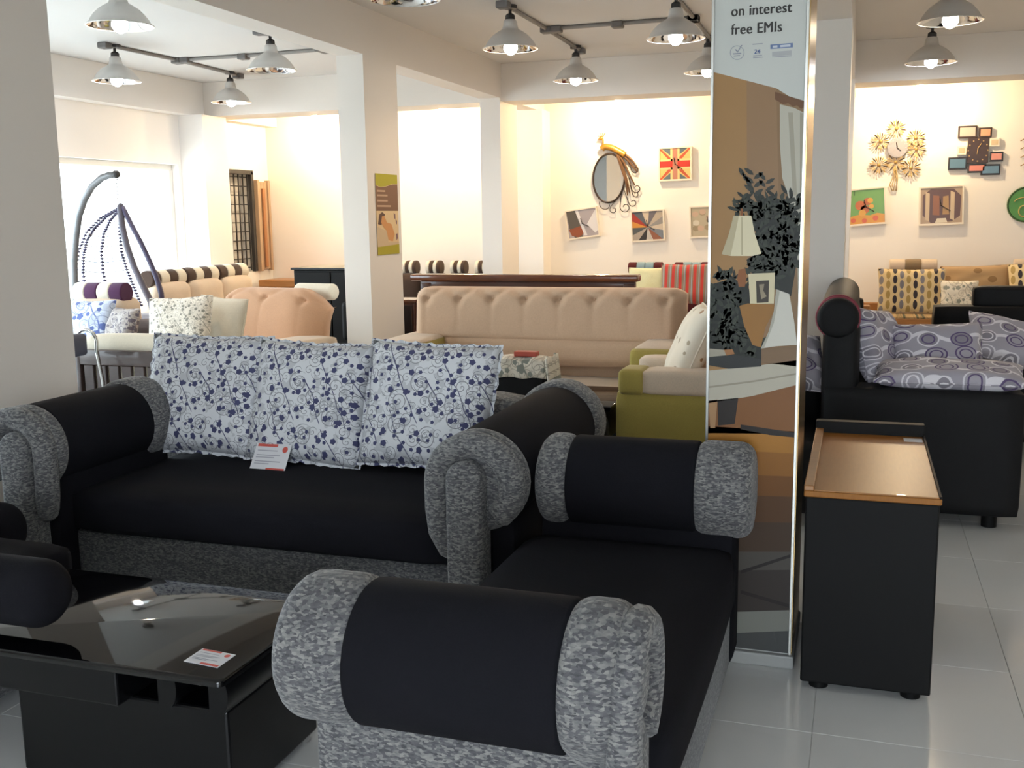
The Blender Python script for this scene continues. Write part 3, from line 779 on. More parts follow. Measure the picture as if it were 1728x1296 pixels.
bands = [(722, '#a4702b'), (760, '#8f5e24'), (800, '#774c20'), (835, '#5b3d22'), (880, '#4a3829'), (930, '#55504a'), (962, '#3d3632'), (1032, '#84847c'), (1068, '#4e4f4e'), (1200, None)]  # rug and floor print; its darkening downward includes shade put into the colours
for (a, c), (e, _) in zip(bands, bands[1:]):
    print_shape('printed_rug_shaded', c, 8, [(L, a-8), (Rr, a+14), (Rr, e+14), (L, e-8)])
print_shape('printed_rug_line', '#2a2421', 9, [(1250, 962), (1340, 935), (1340, 940), (1250, 968)], [(1250, 995), (1340, 1020), (1340, 1026), (1250, 1001)])
def text_part(body, parent, u, v, size, c, fn_y, k=12, bold=.012, sx=.86):
    cu = bpy.data.curves.new('lettering', 'FONT'); cu.body = body; cu.size = size; cu.resolution_u = 4; cu.space_character = 1.06
    to = bpy.data.objects.new('lettering', cu); COL.objects.link(to)
    bpy.context.view_layer.update()
    me = bpy.data.meshes.new_from_object(to.evaluated_get(bpy.context.evaluated_depsgraph_get()))
    COL.objects.unlink(to); bpy.data.objects.remove(to); bpy.data.curves.remove(cu)
    p = fn_y(u, v)
    me.transform(Matrix.Translation(Vector((p.x, p.y, p.z))-Vector(parent['base'])) @ Matrix.Rotation(PI/2, 4, 'X') @ Matrix.Diagonal((sx, 1, 1, 1)))
    if bold > .013:     # second, slightly shifted copy thickens the strokes
        bm = bmesh.new(); bm.from_mesh(me); g_ = bmesh.ops.duplicate(bm, geom=bm.verts[:]+bm.edges[:]+bm.faces[:])
        bmesh.ops.translate(bm, verts=[v for v in g_['geom'] if isinstance(v, bmesh.types.BMVert)], vec=(.0024, -.00003, .0006)); bm.to_mesh(me); bm.free()
    me.materials.clear(); me.materials.append(ink(c))
    o = bpy.data.objects.new('lettering', me); COL.objects.link(o); o.parent = parent
    return o
pk = lambda u, v: pp(u, v, 3)
text_part('on interest', t, 1233, 28, .0445, '#3a3836', pk, bold=.014)
text_part('free EMIs', t, 1233, 59, .0445, '#3a3836', pk, bold=.014)
text_part('24', t, 1272, 91, .018, '#4a5f8e', pk, bold=.03, sx=1)
# round tick emblem, small bars
def ring_shape(name, c, u, v, r0, r1, k=3):
    b = MB(); n_ = 28; vs = []
    for i in range(n_):
        a = 2*PI*i/n_
        vs += [pp(u+r0*math.cos(a), v+r0*math.sin(a), k), pp(u+r1*math.cos(a), v+r1*math.sin(a), k)]
    b.add(vs, [(2*i, 2*i+1, 2*((i+1) % n_)+1, 2*((i+1) % n_)) for i in range(n_)]); return b.build(name, ink(c), t, smooth=0)
ring_shape('printed_ring_emblem', '#9aa0a8', 1244, 89, 11, 12.3)
print_shape('printed_tick', '#8b8f9c', 3, [(1240, 84), (1242, 83), (1245, 86), (1251, 76), (1253, 76), (1245, 89)], [(1237, 90), (1251, 89), (1251, 91), (1237, 92)], [(1238, 94), (1249, 93), (1249, 94.5), (1238, 95.5)])
print_shape('printed_small_bars', '#9a9da6', 3, [(1270, 74), (1287, 72.8), (1287, 74.6), (1270, 75.8)], [(1271, 93.6), (1286, 92.6), (1286, 94.6), (1271, 95.6)], [(1271, 97), (1287, 96), (1287, 97.4), (1271, 98.4)], [(1303, 96), (1336, 93.6), (1336, 95), (1303, 97.2)])
print_shape('printed_blue_banner', '#6d7fa6', 3, [(1300, 75.5), (1338, 72.5), (1338, 80), (1300, 83)])
print_shape('printed_banner_blocks', '#c4cad2', 4, [(1304, 77.2), (1312, 76.6), (1312, 80.4), (1304, 81)], [(1317, 76.2), (1334, 74.8), (1334, 78.6), (1317, 80)])
print_shape('printed_grey_banner', '#aeb0b2', 3, [(1303, 87.6), (1336, 85), (1336, 93), (1303, 95.2)])

# ------------------------------------------------------------------ small poster on the pillar (flat on its +X face)
px = -3.405
t = thing('wall_poster', 'narrow green and brown mattress poster stuck on the tall pillar', 'poster', (px, 7.27, 1.6))
def qp(a, b_, k=0): return Vector((px+.0012+.0004*k, 7.075+.385*a, 1.84-.60*b_))
# size from the picture: 0.385 wide, 0.6 high
def psh(name, c, k, *polys):
    for poly in polys: MB().add([qp(u, v, k) for u, v in poly], [tuple(range(len(poly)))]).build(name, ink(c, .6), t, smooth=0)
MB().box((px, 7.075, 1.24), (px+.001, 7.46, 1.84)).build('sheet', ink('#d9bf95', .6), t, smooth=0)
psh('printed_top_band', '#a9a324', 1, [(0, 0), (1, 0), (1, .115), (.75, .12), (.45, .15), (.2, .16), (0, .14)])
psh('printed_brown_block', '#7a5844', 1, [(0, .145), (.2, .165), (.45, .155), (.75, .125), (1, .12), (1, .455), (0, .455)])
psh('printed_text_bars', '#b99a82', 2, *[[(.05, v), (e, v), (e, v+.022), (.05, v+.022)] for v, e in ((.2, .42), (.255, .52), (.32, .52), (.385, .66))])
psh('printed_bedding', '#c9b291', 1, [(0, .65), (.4, .7), (.5, .85), (1, .85), (1, .9), (0, .9)])
psh('printed_sleeper_hair', '#5b4238', 2, [(.05, .62), (.12, .5), (.25, .47), (.38, .5), (.3, .55), (.2, .63)])
psh('printed_sleeper', '#c98f5a', 3, [(.18, .6), (.24, .52), (.34, .52), (.45, .6), (.65, .62), (.8, .75), (.7, .84), (.5, .82), (.42, .7), (.3, .66)])
psh('printed_orchid', '#7d5f62', 2, [(.78, .48), (.86, .5), (.86, .56), (.8, .55)], [(.86, .56), (.93, .58), (.92, .63), (.87, .61)], [(.85, .75), (.93, .74), (.95, .8), (.88, .83)])
psh('printed_bottom_band', '#a79d2b', 2, [(0, .9), (1, .88), (1, 1), (0, 1)])

# ------------------------------------------------------------------ tufted sofas
def tufted_back(x0, x1, z0, z1, y, th, rows, cols, m, t, lean=.10, rc=.09, cdrop=4.5):
    W_, H_ = x1-x0, z1-z0
    btn = []
    for r_ in range(rows):
        zz = z1-.07-r_*.13
        n_ = cols - (r_ % 2)
        for c_ in range(n_): btn.append((x0+W_*(c_+.5+(r_ % 2)*.5)/cols, zz))
    segs = []
    for i, a in enumerate(btn):
        for bb in btn[i+1:]:
            if .09 < abs(a[1]-bb[1]) < .17 and abs(a[0]-bb[0]) < W_/cols*.6: segs.append((a, bb))
    for a in btn:
        if a[1] > z1-.1: segs += [(a, (a[0]-W_/cols*.5, z1+.01)), (a, (a[0]+W_/cols*.5, z1+.01))]
        if a[1] < z1-.08-(rows-1.5)*.13: segs.append((a, (a[0], z0+.06)))
    def fr_(u, v):
        x = x0+W_*u; z = z0+H_*v
        e = min(1, min(u, 1-u)*W_/rc); ez = min(1, (1-v)*H_/rc); eb = min(1, v*H_/.05)
        d = th*(1-(1-e)**2.2*.9)*(.25+.75*math.sqrt(max(0, 1-(1-ez)**2)))*(.6+.4*math.sqrt(max(0, 1-(1-eb)**2)))
        for bx_, bz in btn: d -= .034*math.exp(-((x-bx_)**2+(z-bz)**2)/.0007)
        k = 0
        for (ax, az), (cx_, cz) in segs:
            vx, vz = cx_-ax, cz-az; tt = max(0, min(1, ((x-ax)*vx+(z-az)*vz)/(vx*vx+vz*vz)))
            q = (x-ax-vx*tt)**2+(z-az-vz*tt)**2; k = max(k, math.exp(-q/.00026)*(.26*(1-tt*.7) if abs(vx) < 1e-6 else 1))
        d -= .020*k
        dn = 0.05*(1-ez)**2
        corner = max(0, rc*1.0-(min(u, 1-u)*W_)); cz_ = corner**2*cdrop*max(0, v-.5)*2
        return Vector((x, y-d+lean*v*H_, z-cz_))
    b = MB(); nu, nv = int(W_*70), int(H_*70)
    b.sheet(fr_, nu, nv)
    def bk_(u, v):
        p = fr_(u, v); return Vector((p.x, y+.06+lean*v*H_, p.z))
    b.sheet(bk_, nu, nv)
    n1 = (nu+1)*(nv+1); rim = [i for i in range(nu+1)] + [(j+1)*(nu+1)-1 for j in range(1, nv+1)] + [nv*(nu+1)+i for i in range(nu-1, -1, -1)] + [j*(nu+1) for j in range(nv-1, 0, -1)]
    b.f += [(rim[i], rim[(i+1) % len(rim)], rim[(i+1) % len(rim)]+n1, rim[i]+n1) for i in range(len(rim))]; b.mi += [0]*len(rim)
    b.build('tufted_backrest', m, t, 180)
    for bx_, bz in btn:
        v = (bz-z0)/H_; p = fr_((bx_-x0)/W_, v)
        MB().ball((bx_, p.y-.004, p.z), .012, 8, (1, .6, 1)).build('button', m, t, 180)

t = thing('tufted_sofa', 'long beige suede sofa with a diamond-tufted high back and olive-fronted arms', 'sofa', (-1.93, 6.5, 0))
tufted_back(-2.86, -1.02, .70, 1.045, 6.52, .13, 1, 8, BEIGE, t)
MB().soft((-2.84, 6.38, .55), (-1.03, 6.6, .735), .07, .01).build('lumbar_roll', BEIGE, t, 180)
MB().soft((-2.62, 6.02, .36), (-1.26, 6.55, .47), .035, .012).build('seat_cushion', BEIGE_P, t, 180)
MB().box((-2.62, 6.08, .22), (-1.26, 6.6, .365), .02).build('seat_front', TAUPE_F, t)
MB().box((-2.86, 6.2, .06), (-1.02, 6.7, .24), .01).build('base', BLKMATT, t)
MB().box((-2.84, 6.55, .22), (-1.04, 6.68, .98), .03).build('back_frame', BEIGE, t)
for xa, xb in ((-2.93, -2.6), (-1.27, -1.0)):
    MB().soft((xa, 5.96, .2), (xb, 6.62, .725), .03, .004).build('arm', OLIVE, t, 180)
    MB().soft((xa+.02, 6.02, .64), (xb-.02, 6.62, .735), .02, .008).build('arm_pad', BEIGE_P, t, 180)
for x in (-2.85, -1.05):
    for y in (6.05, 6.6): MB().cyl((x, y, 0), (x, y, .22), .03, 10).build('foot', BLKMATT, t)

t = thing('olive_armchair', 'olive green armchair with beige arm tops, seen from its side beside the standing poster', 'armchair', (-.85, 5.55, 0))
MB().soft((-1.18, 5.23, .07), (-.45, 5.41, .60), .025, .004).build('arm_panel', OLIVE, t, 180)
MB().soft((-1.165, 5.215, .585), (-1.03, 5.43, .715), .025, .004).build('arm_front', OLIVE, t, 180)
MB().soft((-1.045, 5.22, .588), (-.45, 5.425, .712), .022, .004).build('arm_pad', BEIGE_P, t, 180)
MB().soft((-1.16, 5.40, .30), (-.6, 5.76, .50), .05, .015).build('seat_cushion', BEIGE_P, t, 180)
MB().box((-1.15, 5.38, .07), (-.5, 5.78, .31), .01).build('base', OLIVE, t)
MB().soft((-1.18, 5.74, .07), (-.45, 5.90, .60), .025, .004).build('arm_panel', OLIVE, t, 180)
MB().soft((-1.16, 5.735, .585), (-.45, 5.905, .712), .022, .004).build('arm_pad', BEIGE_P, t, 180)
MB().soft((-.62, 5.22, .07), (-.42, 5.9, .98), .06, .01).build('backrest', BEIGE, t, 180)
for x in (-1.1, -.5):
    for y in (5.3, 5.83): MB().cyl((x, y, 0), (x, y, .075), .025, 10).build('foot', BLKMATT, t)
cushion('polka_cushion', 'cream cushion with brown spots leaning in the olive armchair', (-.845, 5.57, .79), .44, .50, .15, POLKA, R(-72), R(-24), R(0))

t = thing('tan_armchair', 'tan suede tufted armchair standing left of the tall pillar', 'armchair', (-4.38, 6.95, 0), R(-10))
tufted_back(-4.95, -3.84, .50, .985, 7.05, .14, 1, 3, TAN, t, .2, .30, 1.7)
MB().soft((-4.75, 6.45, .3), (-4.05, 7.05, .5), .05, .015).build('seat_cushion', TAN, t, 180)
MB().box((-4.8, 6.46, .06), (-4.0, 7.15, .32), .01).build('base', BLKMATT, t)
MB().soft((-4.93, 6.62, .1), (-4.74, 7.1, .60), .04, .006).build('arm', TAN, t, 180)
MB().soft((-4.05, 6.42, .1), (-3.72, 7.1, .64), .04, .006).build('arm', BEIGE_P, t, 180)
for x in (-4.75, -4.05):
    for y in (6.52, 7.1): MB().cyl((x, y, 0), (x, y, .065), .025, 10).build('foot', BLKMATT, t)
MB().roll((-4.3, 7.33, .95), (-3.92, 7.33, .95), .065, .03).build('head_roll', CREAM_F, t, 180)

# ------------------------------------------------------------------ dark wood headboard (bed) and nightstand
t = thing('wooden_bed', 'dark polished wood bed whose long panelled headboard rises behind the tufted sofa', 'bed', (-2.6, 8.0, 0))
hx0, hx1, hy = -3.42, -1.63, 7.9
MB().box((hx0-.08, hy-.04, 1.0), (hx1+.03, hy+.09, 1.055), .012).build('cap_rail', REDWOOD, t)
MB().box((hx0, hy, .93), (hx1, hy+.05, 1.0), .006).build('top_rail', DARKWOOD, t)
MB().box((hx0, hy, .25), (hx1, hy+.05, .36), .006).build('bottom_rail', DARKWOOD, t)
for x in (hx0, hx1-.09): MB().box((x, hy-.005, 0), (x+.09, hy+.055, .985), .006).build('post', DARKWOOD, t)
MB().box((hx0+.09, hy+.015, .36), (hx1-.09, hy+.04, .93)).build('panel', DARKPANEL, t, smooth=0)
MB().box((hx0+.02, hy+.05, .2), (hx1-.02, 9.72, .32), .01).build('bed_frame', DARKWOOD, t)
MB().soft((hx0+.06, hy+.07, .32), (hx1-.06, 9.68, .5), .05, .01).build('mattress', CREAM_F, t, 180)
for x in (hx0+.05, hx1-.12): MB().box((x, 9.62, 0), (x+.07, 9.72, .2), .006).build('leg', DARKWOOD, t, smooth=0)
t = thing('nightstand', 'low dark wood bedside cabinet at the left end of the headboard, beside the pillar', 'nightstand', (-3.55, 7.8, 0))
MB().box((-3.66, 7.62, .0), (-3.36, 7.85, .84), .006).build('body', DARKWOOD, t, smooth=0)
MB().box((-3.67, 7.61, .84), (-3.35, 7.86, .865), .006).build('top', REDWOOD, t, smooth=0)
for k in range(3):
    d = MB().box((-3.64, 7.605, .06+k*.26), (-3.38, 7.62, .30+k*.26), .004).build('drawer', DARKPANEL, t, smooth=0)
    MB().cyl((-3.51, 7.605, .18+k*.26), (-3.51, 7.585, .18+k*.26), .014, 10).build('knob', CHROME, d)

# ------------------------------------------------------------------ bolster sofas along the walls
def banded_roll(t, p0, p1, r, mats):
    p0, p1 = Vector(p0), Vector(p1); n_ = len(mats)
    for i, m in enumerate(mats):
        a = p0.lerp(p1, i/n_); c = p0.lerp(p1, (i+1)/n_)
        MB().roll(a, c, r*(1.02 if i % 2 else 1), .012, 20).build('bolster_band', m, t, 180)

# left wall sofa (faces the room), three striped head rolls
t = thing('striped_roll_sofa', 'beige sofa along the left window with brown and cream striped head rolls', 'sofa', (-6.2, 9.1, 0))
MB().box((-6.55, 8.25, .0), (-5.75, 9.95, .3), .02).build('base', GREY_F, t)
MB().soft((-6.4, 8.3, .28), (-5.7, 9.95, .46), .05, .012).build('seat_cushion', BEIGE_P, t, 180)
for a in (8.3, 8.86, 9.42):
    MB().soft((-6.56, a, .4), (-6.3, a+.55, .92), .07, .02).build('back_cushion', BEIGE_P, t, 180)
    banded_roll(t, (-6.44, a+.01, .97), (-6.44, a+.54, .97), .085, [BROWN_F, CREAM_F, BROWN_F, CREAM_F])
MB().soft((-6.6, 8.08, .06), (-5.7, 8.28, .66), .05, .005).build('arm', GREY_F, t, 180)
MB().soft((-6.6, 9.96, .06), (-5.7, 10.14, .66), .05, .005).build('arm', GREY_F, t, 180)

t = thing('purple_roll_armchair', 'wide grey armchair with a purple and white striped head roll behind the near pillar', 'armchair', (-5.5, 6.6, 0))
MB().box((-5.9, 6.3, .0), (-5.12, 6.95, .34), .02).build('base', GREY_F, t)
MB().soft((-5.88, 6.28, .32), (-5.14, 6.8, .47), .05, .012).build('seat_cushion', GREY_F, t, 180)
MB().soft((-5.9, 6.68, .4), (-5.42, 6.94, .92), .06, .02).build('backrest', BEIGE_P, t, 180)
MB().soft((-5.42, 6.68, .4), (-5.14, 6.94, .74), .06, .02).build('backrest', GREY_F, t, 180)
banded_roll(t, (-5.91, 6.78, .965), (-5.44, 6.78, .965), .08, [CREAM_F, PURPLE_F, CREAM_F, PURPLE_F])
MB().soft((-5.16, 6.25, .0), (-5.05, 6.95, .64), .04, .006).build('arm', GREY_F, t, 180)
MB().soft((-6.06, 6.25, .0), (-5.9, 6.95, .64), .05, .006).build('arm', GREY_F, t, 180)
cushion('floral_pillow', 'pale cushion with large blue flowers under the purple and white head roll', (-5.60, 6.5, .71), .42, .44, .14, FLORAL_B, R(4), R(-20))
cushion('grey_pillow', 'grey patterned pillow between the blue flowered cushion and the white floral pillow', (-5.27, 6.46, .68), .30, .40, .13, floral('grey_floral_cotton', '#a59d98', '#5c5560', '#6f686c', .9), R(-15), R(-22))
t = thing('grey_ottoman', 'low grey ottoman holding the white floral pillow, behind the slatted settee', 'ottoman', (-4.45, 6.1, 0))
MB().box((-4.8, 5.92, .0), (-4.12, 6.36, .30), .02).build('base', GREY_F, t)
MB().soft((-4.8, 5.9, .29), (-4.12, 6.38, .50), .05, .012).build('seat_cushion', GREY_F, t, 180)
cushion('white_floral_pillow', 'white floral pillow facing the camera between the swing and the tan armchair', (-4.44, 6.05, .75), .48, .50, .15, FLORAL_W, R(6), R(-16), R(-3))
cushion('cream_pillow', 'plain cream pillow peeking out behind the white floral pillow', (-4.27, 6.28, .745), .40, .47, .13, CREAM_F, R(-4), R(-12), R(4))

# slatted wooden bench back with cream cushion
t = thing('slatted_settee', 'dark brown slat-backed wooden settee with a cream cushion beside the near pillar', 'settee', (-4.3, 5.4, 0))
sx0, sx1, sy = -4.62, -3.72, 5.2
MB().box((sx0, sy, .64), (sx1, sy+.045, .735), .008).build('top_rail', BROWNSLAT, t)
MB().box((sx0, sy, .24), (sx1, sy+.045, .31), .008).build('bottom_rail', BROWNSLAT, t)
for x in (sx0, sx1-.06): MB().box((x, sy-.003, 0), (x+.06, sy+.05, .735), .008).build('post', BROWNSLAT, t)
n_ = 8
for k in range(n_):
    x = sx0+.075+k*(sx1-sx0-.15)/n_
    MB().box((x, sy+.01, .31), (x+.072, sy+.032, .64), .004, 1).build('slat', BROWNSLAT, t, smooth=0)
MB().soft((sx0+.05, sy+.06, .30), (sx1-.05, sy+.62, .42), .045, .012).build('seat_cushion', CREAM_F, t, 180)
MB().soft((sx0+.02, sy+.05, .42), (sx1-.02, sy+.19, .815), .055, .015).build('back_cushion', CREAM_F, t, 180)
MB().box((sx0, sy+.05, .24), (sx1, sy+.65, .30), .008).build('seat_frame', BROWNSLAT, t)
for x in (sx0, sx1-.06): MB().box((x, sy+.59, 0), (x+.06, sy+.65, .55), .008).build('front_leg', BROWNSLAT, t)
for x in (sx0-.005, sx1-.06): MB().box((x, sy+.05, .55), (x+.065, sy+.66, .59), .01).build('armrest', BROWNSLAT, t)

# chrome tube chair
t = thing('chrome_chair', 'chrome tube chair with dark pads half hidden by the near left pillar', 'chair', (-4.45, 5.0, 0))
for y in (4.86, 5.12):
    pts = [(-4.36, y, .0), (-4.33, y, .55), (-4.36, y, .74)]
    for i in range(9):
        a = PI*i/8; pts.append((-4.43+.075*math.cos(a), y, .80+.07*math.sin(a)))
    pts += [(-4.62, y, .50), (-4.72, y, .0)]
    MB().tube(pts, .011, 8).build('frame_tube', CHROME, t, 180)
MB().soft((-4.68, 4.84, .42), (-4.36, 5.14, .47), .02, .004).build('seat', BLKMATT, t, 180)
MB().soft((-4.50, 4.88, .72), (-4.40, 5.10, .85), .02, .004).build('backrest', mat('dark_blue_grey_pad', '#4b4d5c', .6), t, 180)

# hanging swing
SY = 7.4
t = thing('swing_chair', 'hanging basket swing on a curved steel stand in front of the bright window', 'swing', (-6.1, 7.4, 0))
pts = [atY(u, v, SY) for u, v in [(128, 560), (126, 490), (125, 440), (128, 400), (133, 365), (142, 338), (155, 315), (172, 300), (186, 295), (196, 294)]]
pts = [Vector((-6.45, SY, .03)), Vector((-6.46, SY, .45))]+pts[1:]
MB().tube(pts, .028, 12, rr=[.03]*len(pts)).build('stand_pole', mat('grey_powder_coat', '#77787a', .45, .4), t, 180)
MB().tube([(-6.4+.4*math.cos(a*PI/20), SY+.4*math.sin(a*PI/20), .025) for a in range(40)], .025, 10, True).build('stand_base', MATS['grey_powder_coat'], t, 180)
top = atY(196, 294, SY)
MB().ball(top, .035, 12).build('hook_ball', DARKMETAL, t, 180)
b = MB()
for k in range(7):
    z = top.z-.03-k*.031
    cpts = [(top.x+.011*math.cos(a)*(1 if k % 2 else .0), SY+.011*math.cos(a)*(0 if k % 2 else 1.), z+.02*math.sin(a)) for a in [2*PI*i/8 for i in range(8)]]
    b.tube(cpts, .0035, 5, True)
b.build('chain', CHROME, t, 180)
ap = atY(204, 350, SY)
RAT = mat('dark_rattan', '#3d3550', .6, var=.2); RATG = mat('grey_rattan', '#5a5560', .6, var=.2)
MB().ball(ap, .03, 10, (1, 1, 1.3)).build('basket_crown', RATG, t, 180)
def rib(uv, r, m, name, y=SY, beads=False):
    p = [atY(u, v, y+.25*math.sin(PI*i/(len(uv)-1)*.5)*(1 if beads else -1)) for i, (u, v) in enumerate(uv)]
    q = []
    for i in range(len(p)-1):
        for k in range(6): q.append(p[i].lerp(p[i+1], k/6))
    q.append(p[-1])
    if beads:
        bb = MB()
        for i in range(0, len(q), 1): bb.ball(q[i], .0135, 6, (1.5, 1, .8))
        bb.tube(q, .004, 5); return bb.build(name, m, t, 180)
    return MB().tube(q, r, 8).build(name, m, t, 180)
rib([(203, 348), (206, 380), (214, 415), (226, 450), (240, 480), (255, 510), (262, 545)], .028, RATG, 'basket_rim')
rib([(207, 350), (222, 380), (238, 410), (252, 440), (264, 468), (272, 495), (276, 540)], .022, RAT, 'basket_rim')
rib([(200, 352), (180, 366), (160, 385), (147, 405), (141, 430), (140, 460), (146, 500), (160, 540)], .01, RAT, 'woven_rib', beads=True)
rib([(201, 355), (186, 372), (175, 395), (171, 425), (174, 460), (182, 500), (192, 540)], .01, RAT, 'woven_rib', beads=True)
rib([(203, 356), (202, 390), (205, 425), (214, 455), (226, 485), (238, 515)], .01, RAT, 'woven_rib', beads=True)
rib([(198, 352), (170, 368), (146, 392), (132, 425), (126, 465), (128, 510)], .01, RAT, 'woven_rib', beads=True)
for v, ua, ub in ((372, 172, 196), (395, 146, 202), (412, 138, 205), (432, 132, 209), (438, 132, 210), (455, 130, 216), (475, 130, 224)):
    p = [atY(ua+(ub-ua)*i/8, v+5*math.sin(PI*i/8), SY+.22*math.sin(PI*i/8)) for i in range(9)]
    MB().tube(p, .004, 6).build('cross_strand', RATG, t, 180)
b = MB(); b.lathe((-5.9, SY, .24), (-5.9, SY, 2), [(0, .10), (.03, .2), (.10, .30), (.2, .36), (.3, .37), (.285, .35), (.2, .34), (.1, .28), (.04, .18), (.035, .02)], 28)
b.build('basket_bowl', RATG, t, 180)
cushion('swing_cushion', 'grey seat cushion lying in the basket of the hanging swing', (-5.9, SY, .36), .42, .42, .10, GREY_F, 0, R(88))

# leaning wood shutter, black cabinet, partition ledge in the left bay
o = thing('wood_shutter', 'weathered brown wooden shutter panel beside the grille window', 'shutter', (-6.96, 11.3, .95))
MB().box((-6.995, 11.16, .9), (-6.94, 11.2, 2.0), .006).build('stile', OLDWOOD, o, smooth=0)
MB().box((-6.995, 11.40, .9), (-6.94, 11.44, 2.0), .006).build('stile', OLDWOOD, o, smooth=0)
for k in range(3): MB().box((-6.99, 11.2+k*.067, .92), (-6.96, 11.262+k*.067, 1.98), .005, 1).build('plank', OLDWOOD, o, smooth=0)
MB().box((-6.955, 11.26, .95), (-6.93, 11.31, 1.9), .005).build('drape', mat('rust_brown_cloth', '#a06f4a', .8, var=.2), o, smooth=0)

t = thing('black_cupboard', 'tall black cupboard standing left of the tall pillar', 'cupboard', (-4.5, 8.5, 0))
MB().box((-4.79, 8.22, .05), (-4.20, 8.72, 1.07), .006).build('body', BLKMATT, t, smooth=0)
MB().box((-4.81, 8.2, 1.07), (-4.18, 8.74, 1.09), .004).build('top', BLKGLOSS, t, smooth=0)
for xa, xb, hx in ((-4.78, -4.42, -4.46), (-4.41, -4.21, -4.24)):
    d = MB().box((xa, 8.205, .08), (xb, 8.22, 1.05), .004).build('door', BLKMATT, t, smooth=0)
    MB().cyl((hx, 8.185, .5), (hx, 8.185, .62), .006, 8).build('handle', CHROME, d)
MB().box((-4.77, 8.24, 0), (-4.22, 8.7, .05)).build('plinth', BLKMATT, t, smooth=0)
t = thing('office_chair', 'small black chair with a chrome arm in front of the black cupboard', 'chair', (-3.95, 7.6, 0))
MB().soft((-4.15, 7.5, .42), (-3.8, 7.85, .48), .02, .005).build('seat', BLKMATT, t, 180)
MB().soft((-4.12, 7.82, .5), (-3.83, 7.88, .82), .02, .005).build('backrest', BLKMATT, t, 180)
MB().tube([(-4.16, 7.55, .48), (-4.16, 7.55, .75), (-4.16, 7.6, .78), (-4.16, 7.8, .78)], .01, 8).build('arm', CHROME, t, 180)
MB().tube([(-3.78, 7.55, .48), (-3.78, 7.55, .60)]+[(-3.78, 7.62-.07*math.cos(a*PI/6), .60+.07*math.sin(a*PI/6)) for a in range(7)], .016, 8).build('arm', BLKMATT, t, 180)
MB().cyl((-3.97, 7.68, .06), (-3.97, 7.68, .42), .025, 12).build('column', CHROME, t)
for k in range(5):
    a = 2*PI*k/5; MB().tube([(-3.97, 7.68, .07), (-3.97+.22*math.cos(a), 7.68+.22*math.sin(a), .03)], .015, 8).build('leg', BLKMATT, t, 180)
# wood console ledge under white back wall
t = thing('low_console', 'long low honey-coloured wooden console against the back wall, left bay', 'console', (-5.7, 11.2, 0))
MB().box((-6.9, 11.0, .72), (-5.2, 11.46, .80), .01).build('top', MIDWOOD, t, smooth=0)
MB().box((-6.8, 11.05, .0), (-5.25, 11.44, .72), .006).build('body', MIDWOOD, t, smooth=0)
for k in range(3): MB().box((-6.78+k*.51, 11.03, .1), (-6.30+k*.51, 11.05, .68), .004).build('door', OLDWOOD, t, smooth=0)

def wall_sofa(name, label, x0, x1, yb, body, bands, nroll, top=.97, rr=.085, rf=None, armm=None):
    """sofa backed against the back wall with separate head rolls on top"""
    t = thing(name, label, 'sofa', ((x0+x1)/2, yb-.4, 0))
    MB().box((x0+.05, yb-.78, .06), (x1-.05, yb, .3), .02).build('base', body, t)
    MB().soft((x0+.12, yb-.8, .28), (x1-.12, yb-.2, .46), .05, .012).build('seat_cushion', body, t, 180)
    W_ = (x1-x0-.24)/nroll
    for k in range(nroll):
        a = x0+.12+k*W_
        MB().soft((a+.005, yb-.28, .4), (a+W_-.005, yb-.02, .88), .06, .02).build('back_cushion', body, t, 180)
        m = rf if rf else (.06, .06)
        banded_roll(t, (a+m[0], yb-.15, top-.02), (a+W_-m[1], yb-.15, top-.02), rr, bands)
    for a, c in ((x0, x0+.14), (x1-.14, x1)):
        MB().soft((a, yb-.8, .06), (c, yb-.02, .60), .04, .005).build('arm', armm or body, t, 180)
    for x in (x0+.08, x1-.08):
        for y in (yb-.7, yb-.1): MB().cyl((x, y, 0), (x, y, .065), .025, 10).build('foot', BLKMATT, t)
    return t
wall_sofa('striped_roll_sofa', 'brown sofa against the back wall with brown and cream head rolls, behind the headboard', -5.15, -3.72, 11.15, BROWN_F, [CREAM_F, BROWN_F, CREAM_F, BROWN_F], 4, .975, .08)
wall_sofa('maroon_roll_sofa', 'maroon sofa under the wall clocks with maroon and blue-grey head rolls', -2.4, -.75, 10.6, MAROON_F, [MAROON_F, BLUEGREY_F, BLUEGREY_F, MAROON_F], 3, 1.0, .06)
cushion('yellow_cushion', 'plain pale yellow cushion right of the long headboard', (-1.885, 9.82, .865), .40, .30, .13, YELLOW_F, R(4), R(-16))
cushion('striped_cushion', 'red and taupe striped cushion left of the standing poster', (-1.52, 9.74, .865), .48, .38, .15, STRIPE, R(3), R(-16))

# ------------------------------------------------------------------ wall decorations
YW = YB-.001
def wpt(u, v, off=0.): p = atY(u, v, YW); p.y = YW-off; return p
# peacock mirror
t = thing('peacock_mirror', 'oval wall mirror with a golden peacock perched on top and curling wire tail feathers', 'mirror', tuple(wpt(1030, 300)))
c0 = wpt(1028, 301); rx, rz = .178, .265
def ell(k, off, n_=48, th=R(-2)): return [Vector((c0.x+rx*k*math.cos(a)*math.cos(th)-rz*k*math.sin(a)*math.sin(th), YW-off, c0.z+rx*k*math.cos(a)*math.sin(th)+rz*k*math.sin(a)*math.cos(th))) for a in [2*PI*i/n_ for i in range(n_)]]
b = MB(); e0 = ell(.98, .004); e1 = ell(.98, .022); n_ = len(e0); b.add(e0+e1, [tuple(range(n_)), tuple(range(2*n_-1, n_-1, -1))]+[(i, (i+1) % n_, n_+(i+1) % n_, n_+i) for i in range(n_)])
b.build('mirror_glass', MIRROR, t, 30)
MB().tube(ell(1.0, .022), .011, 8, True).build('mirror_frame', IRON, t, 180)
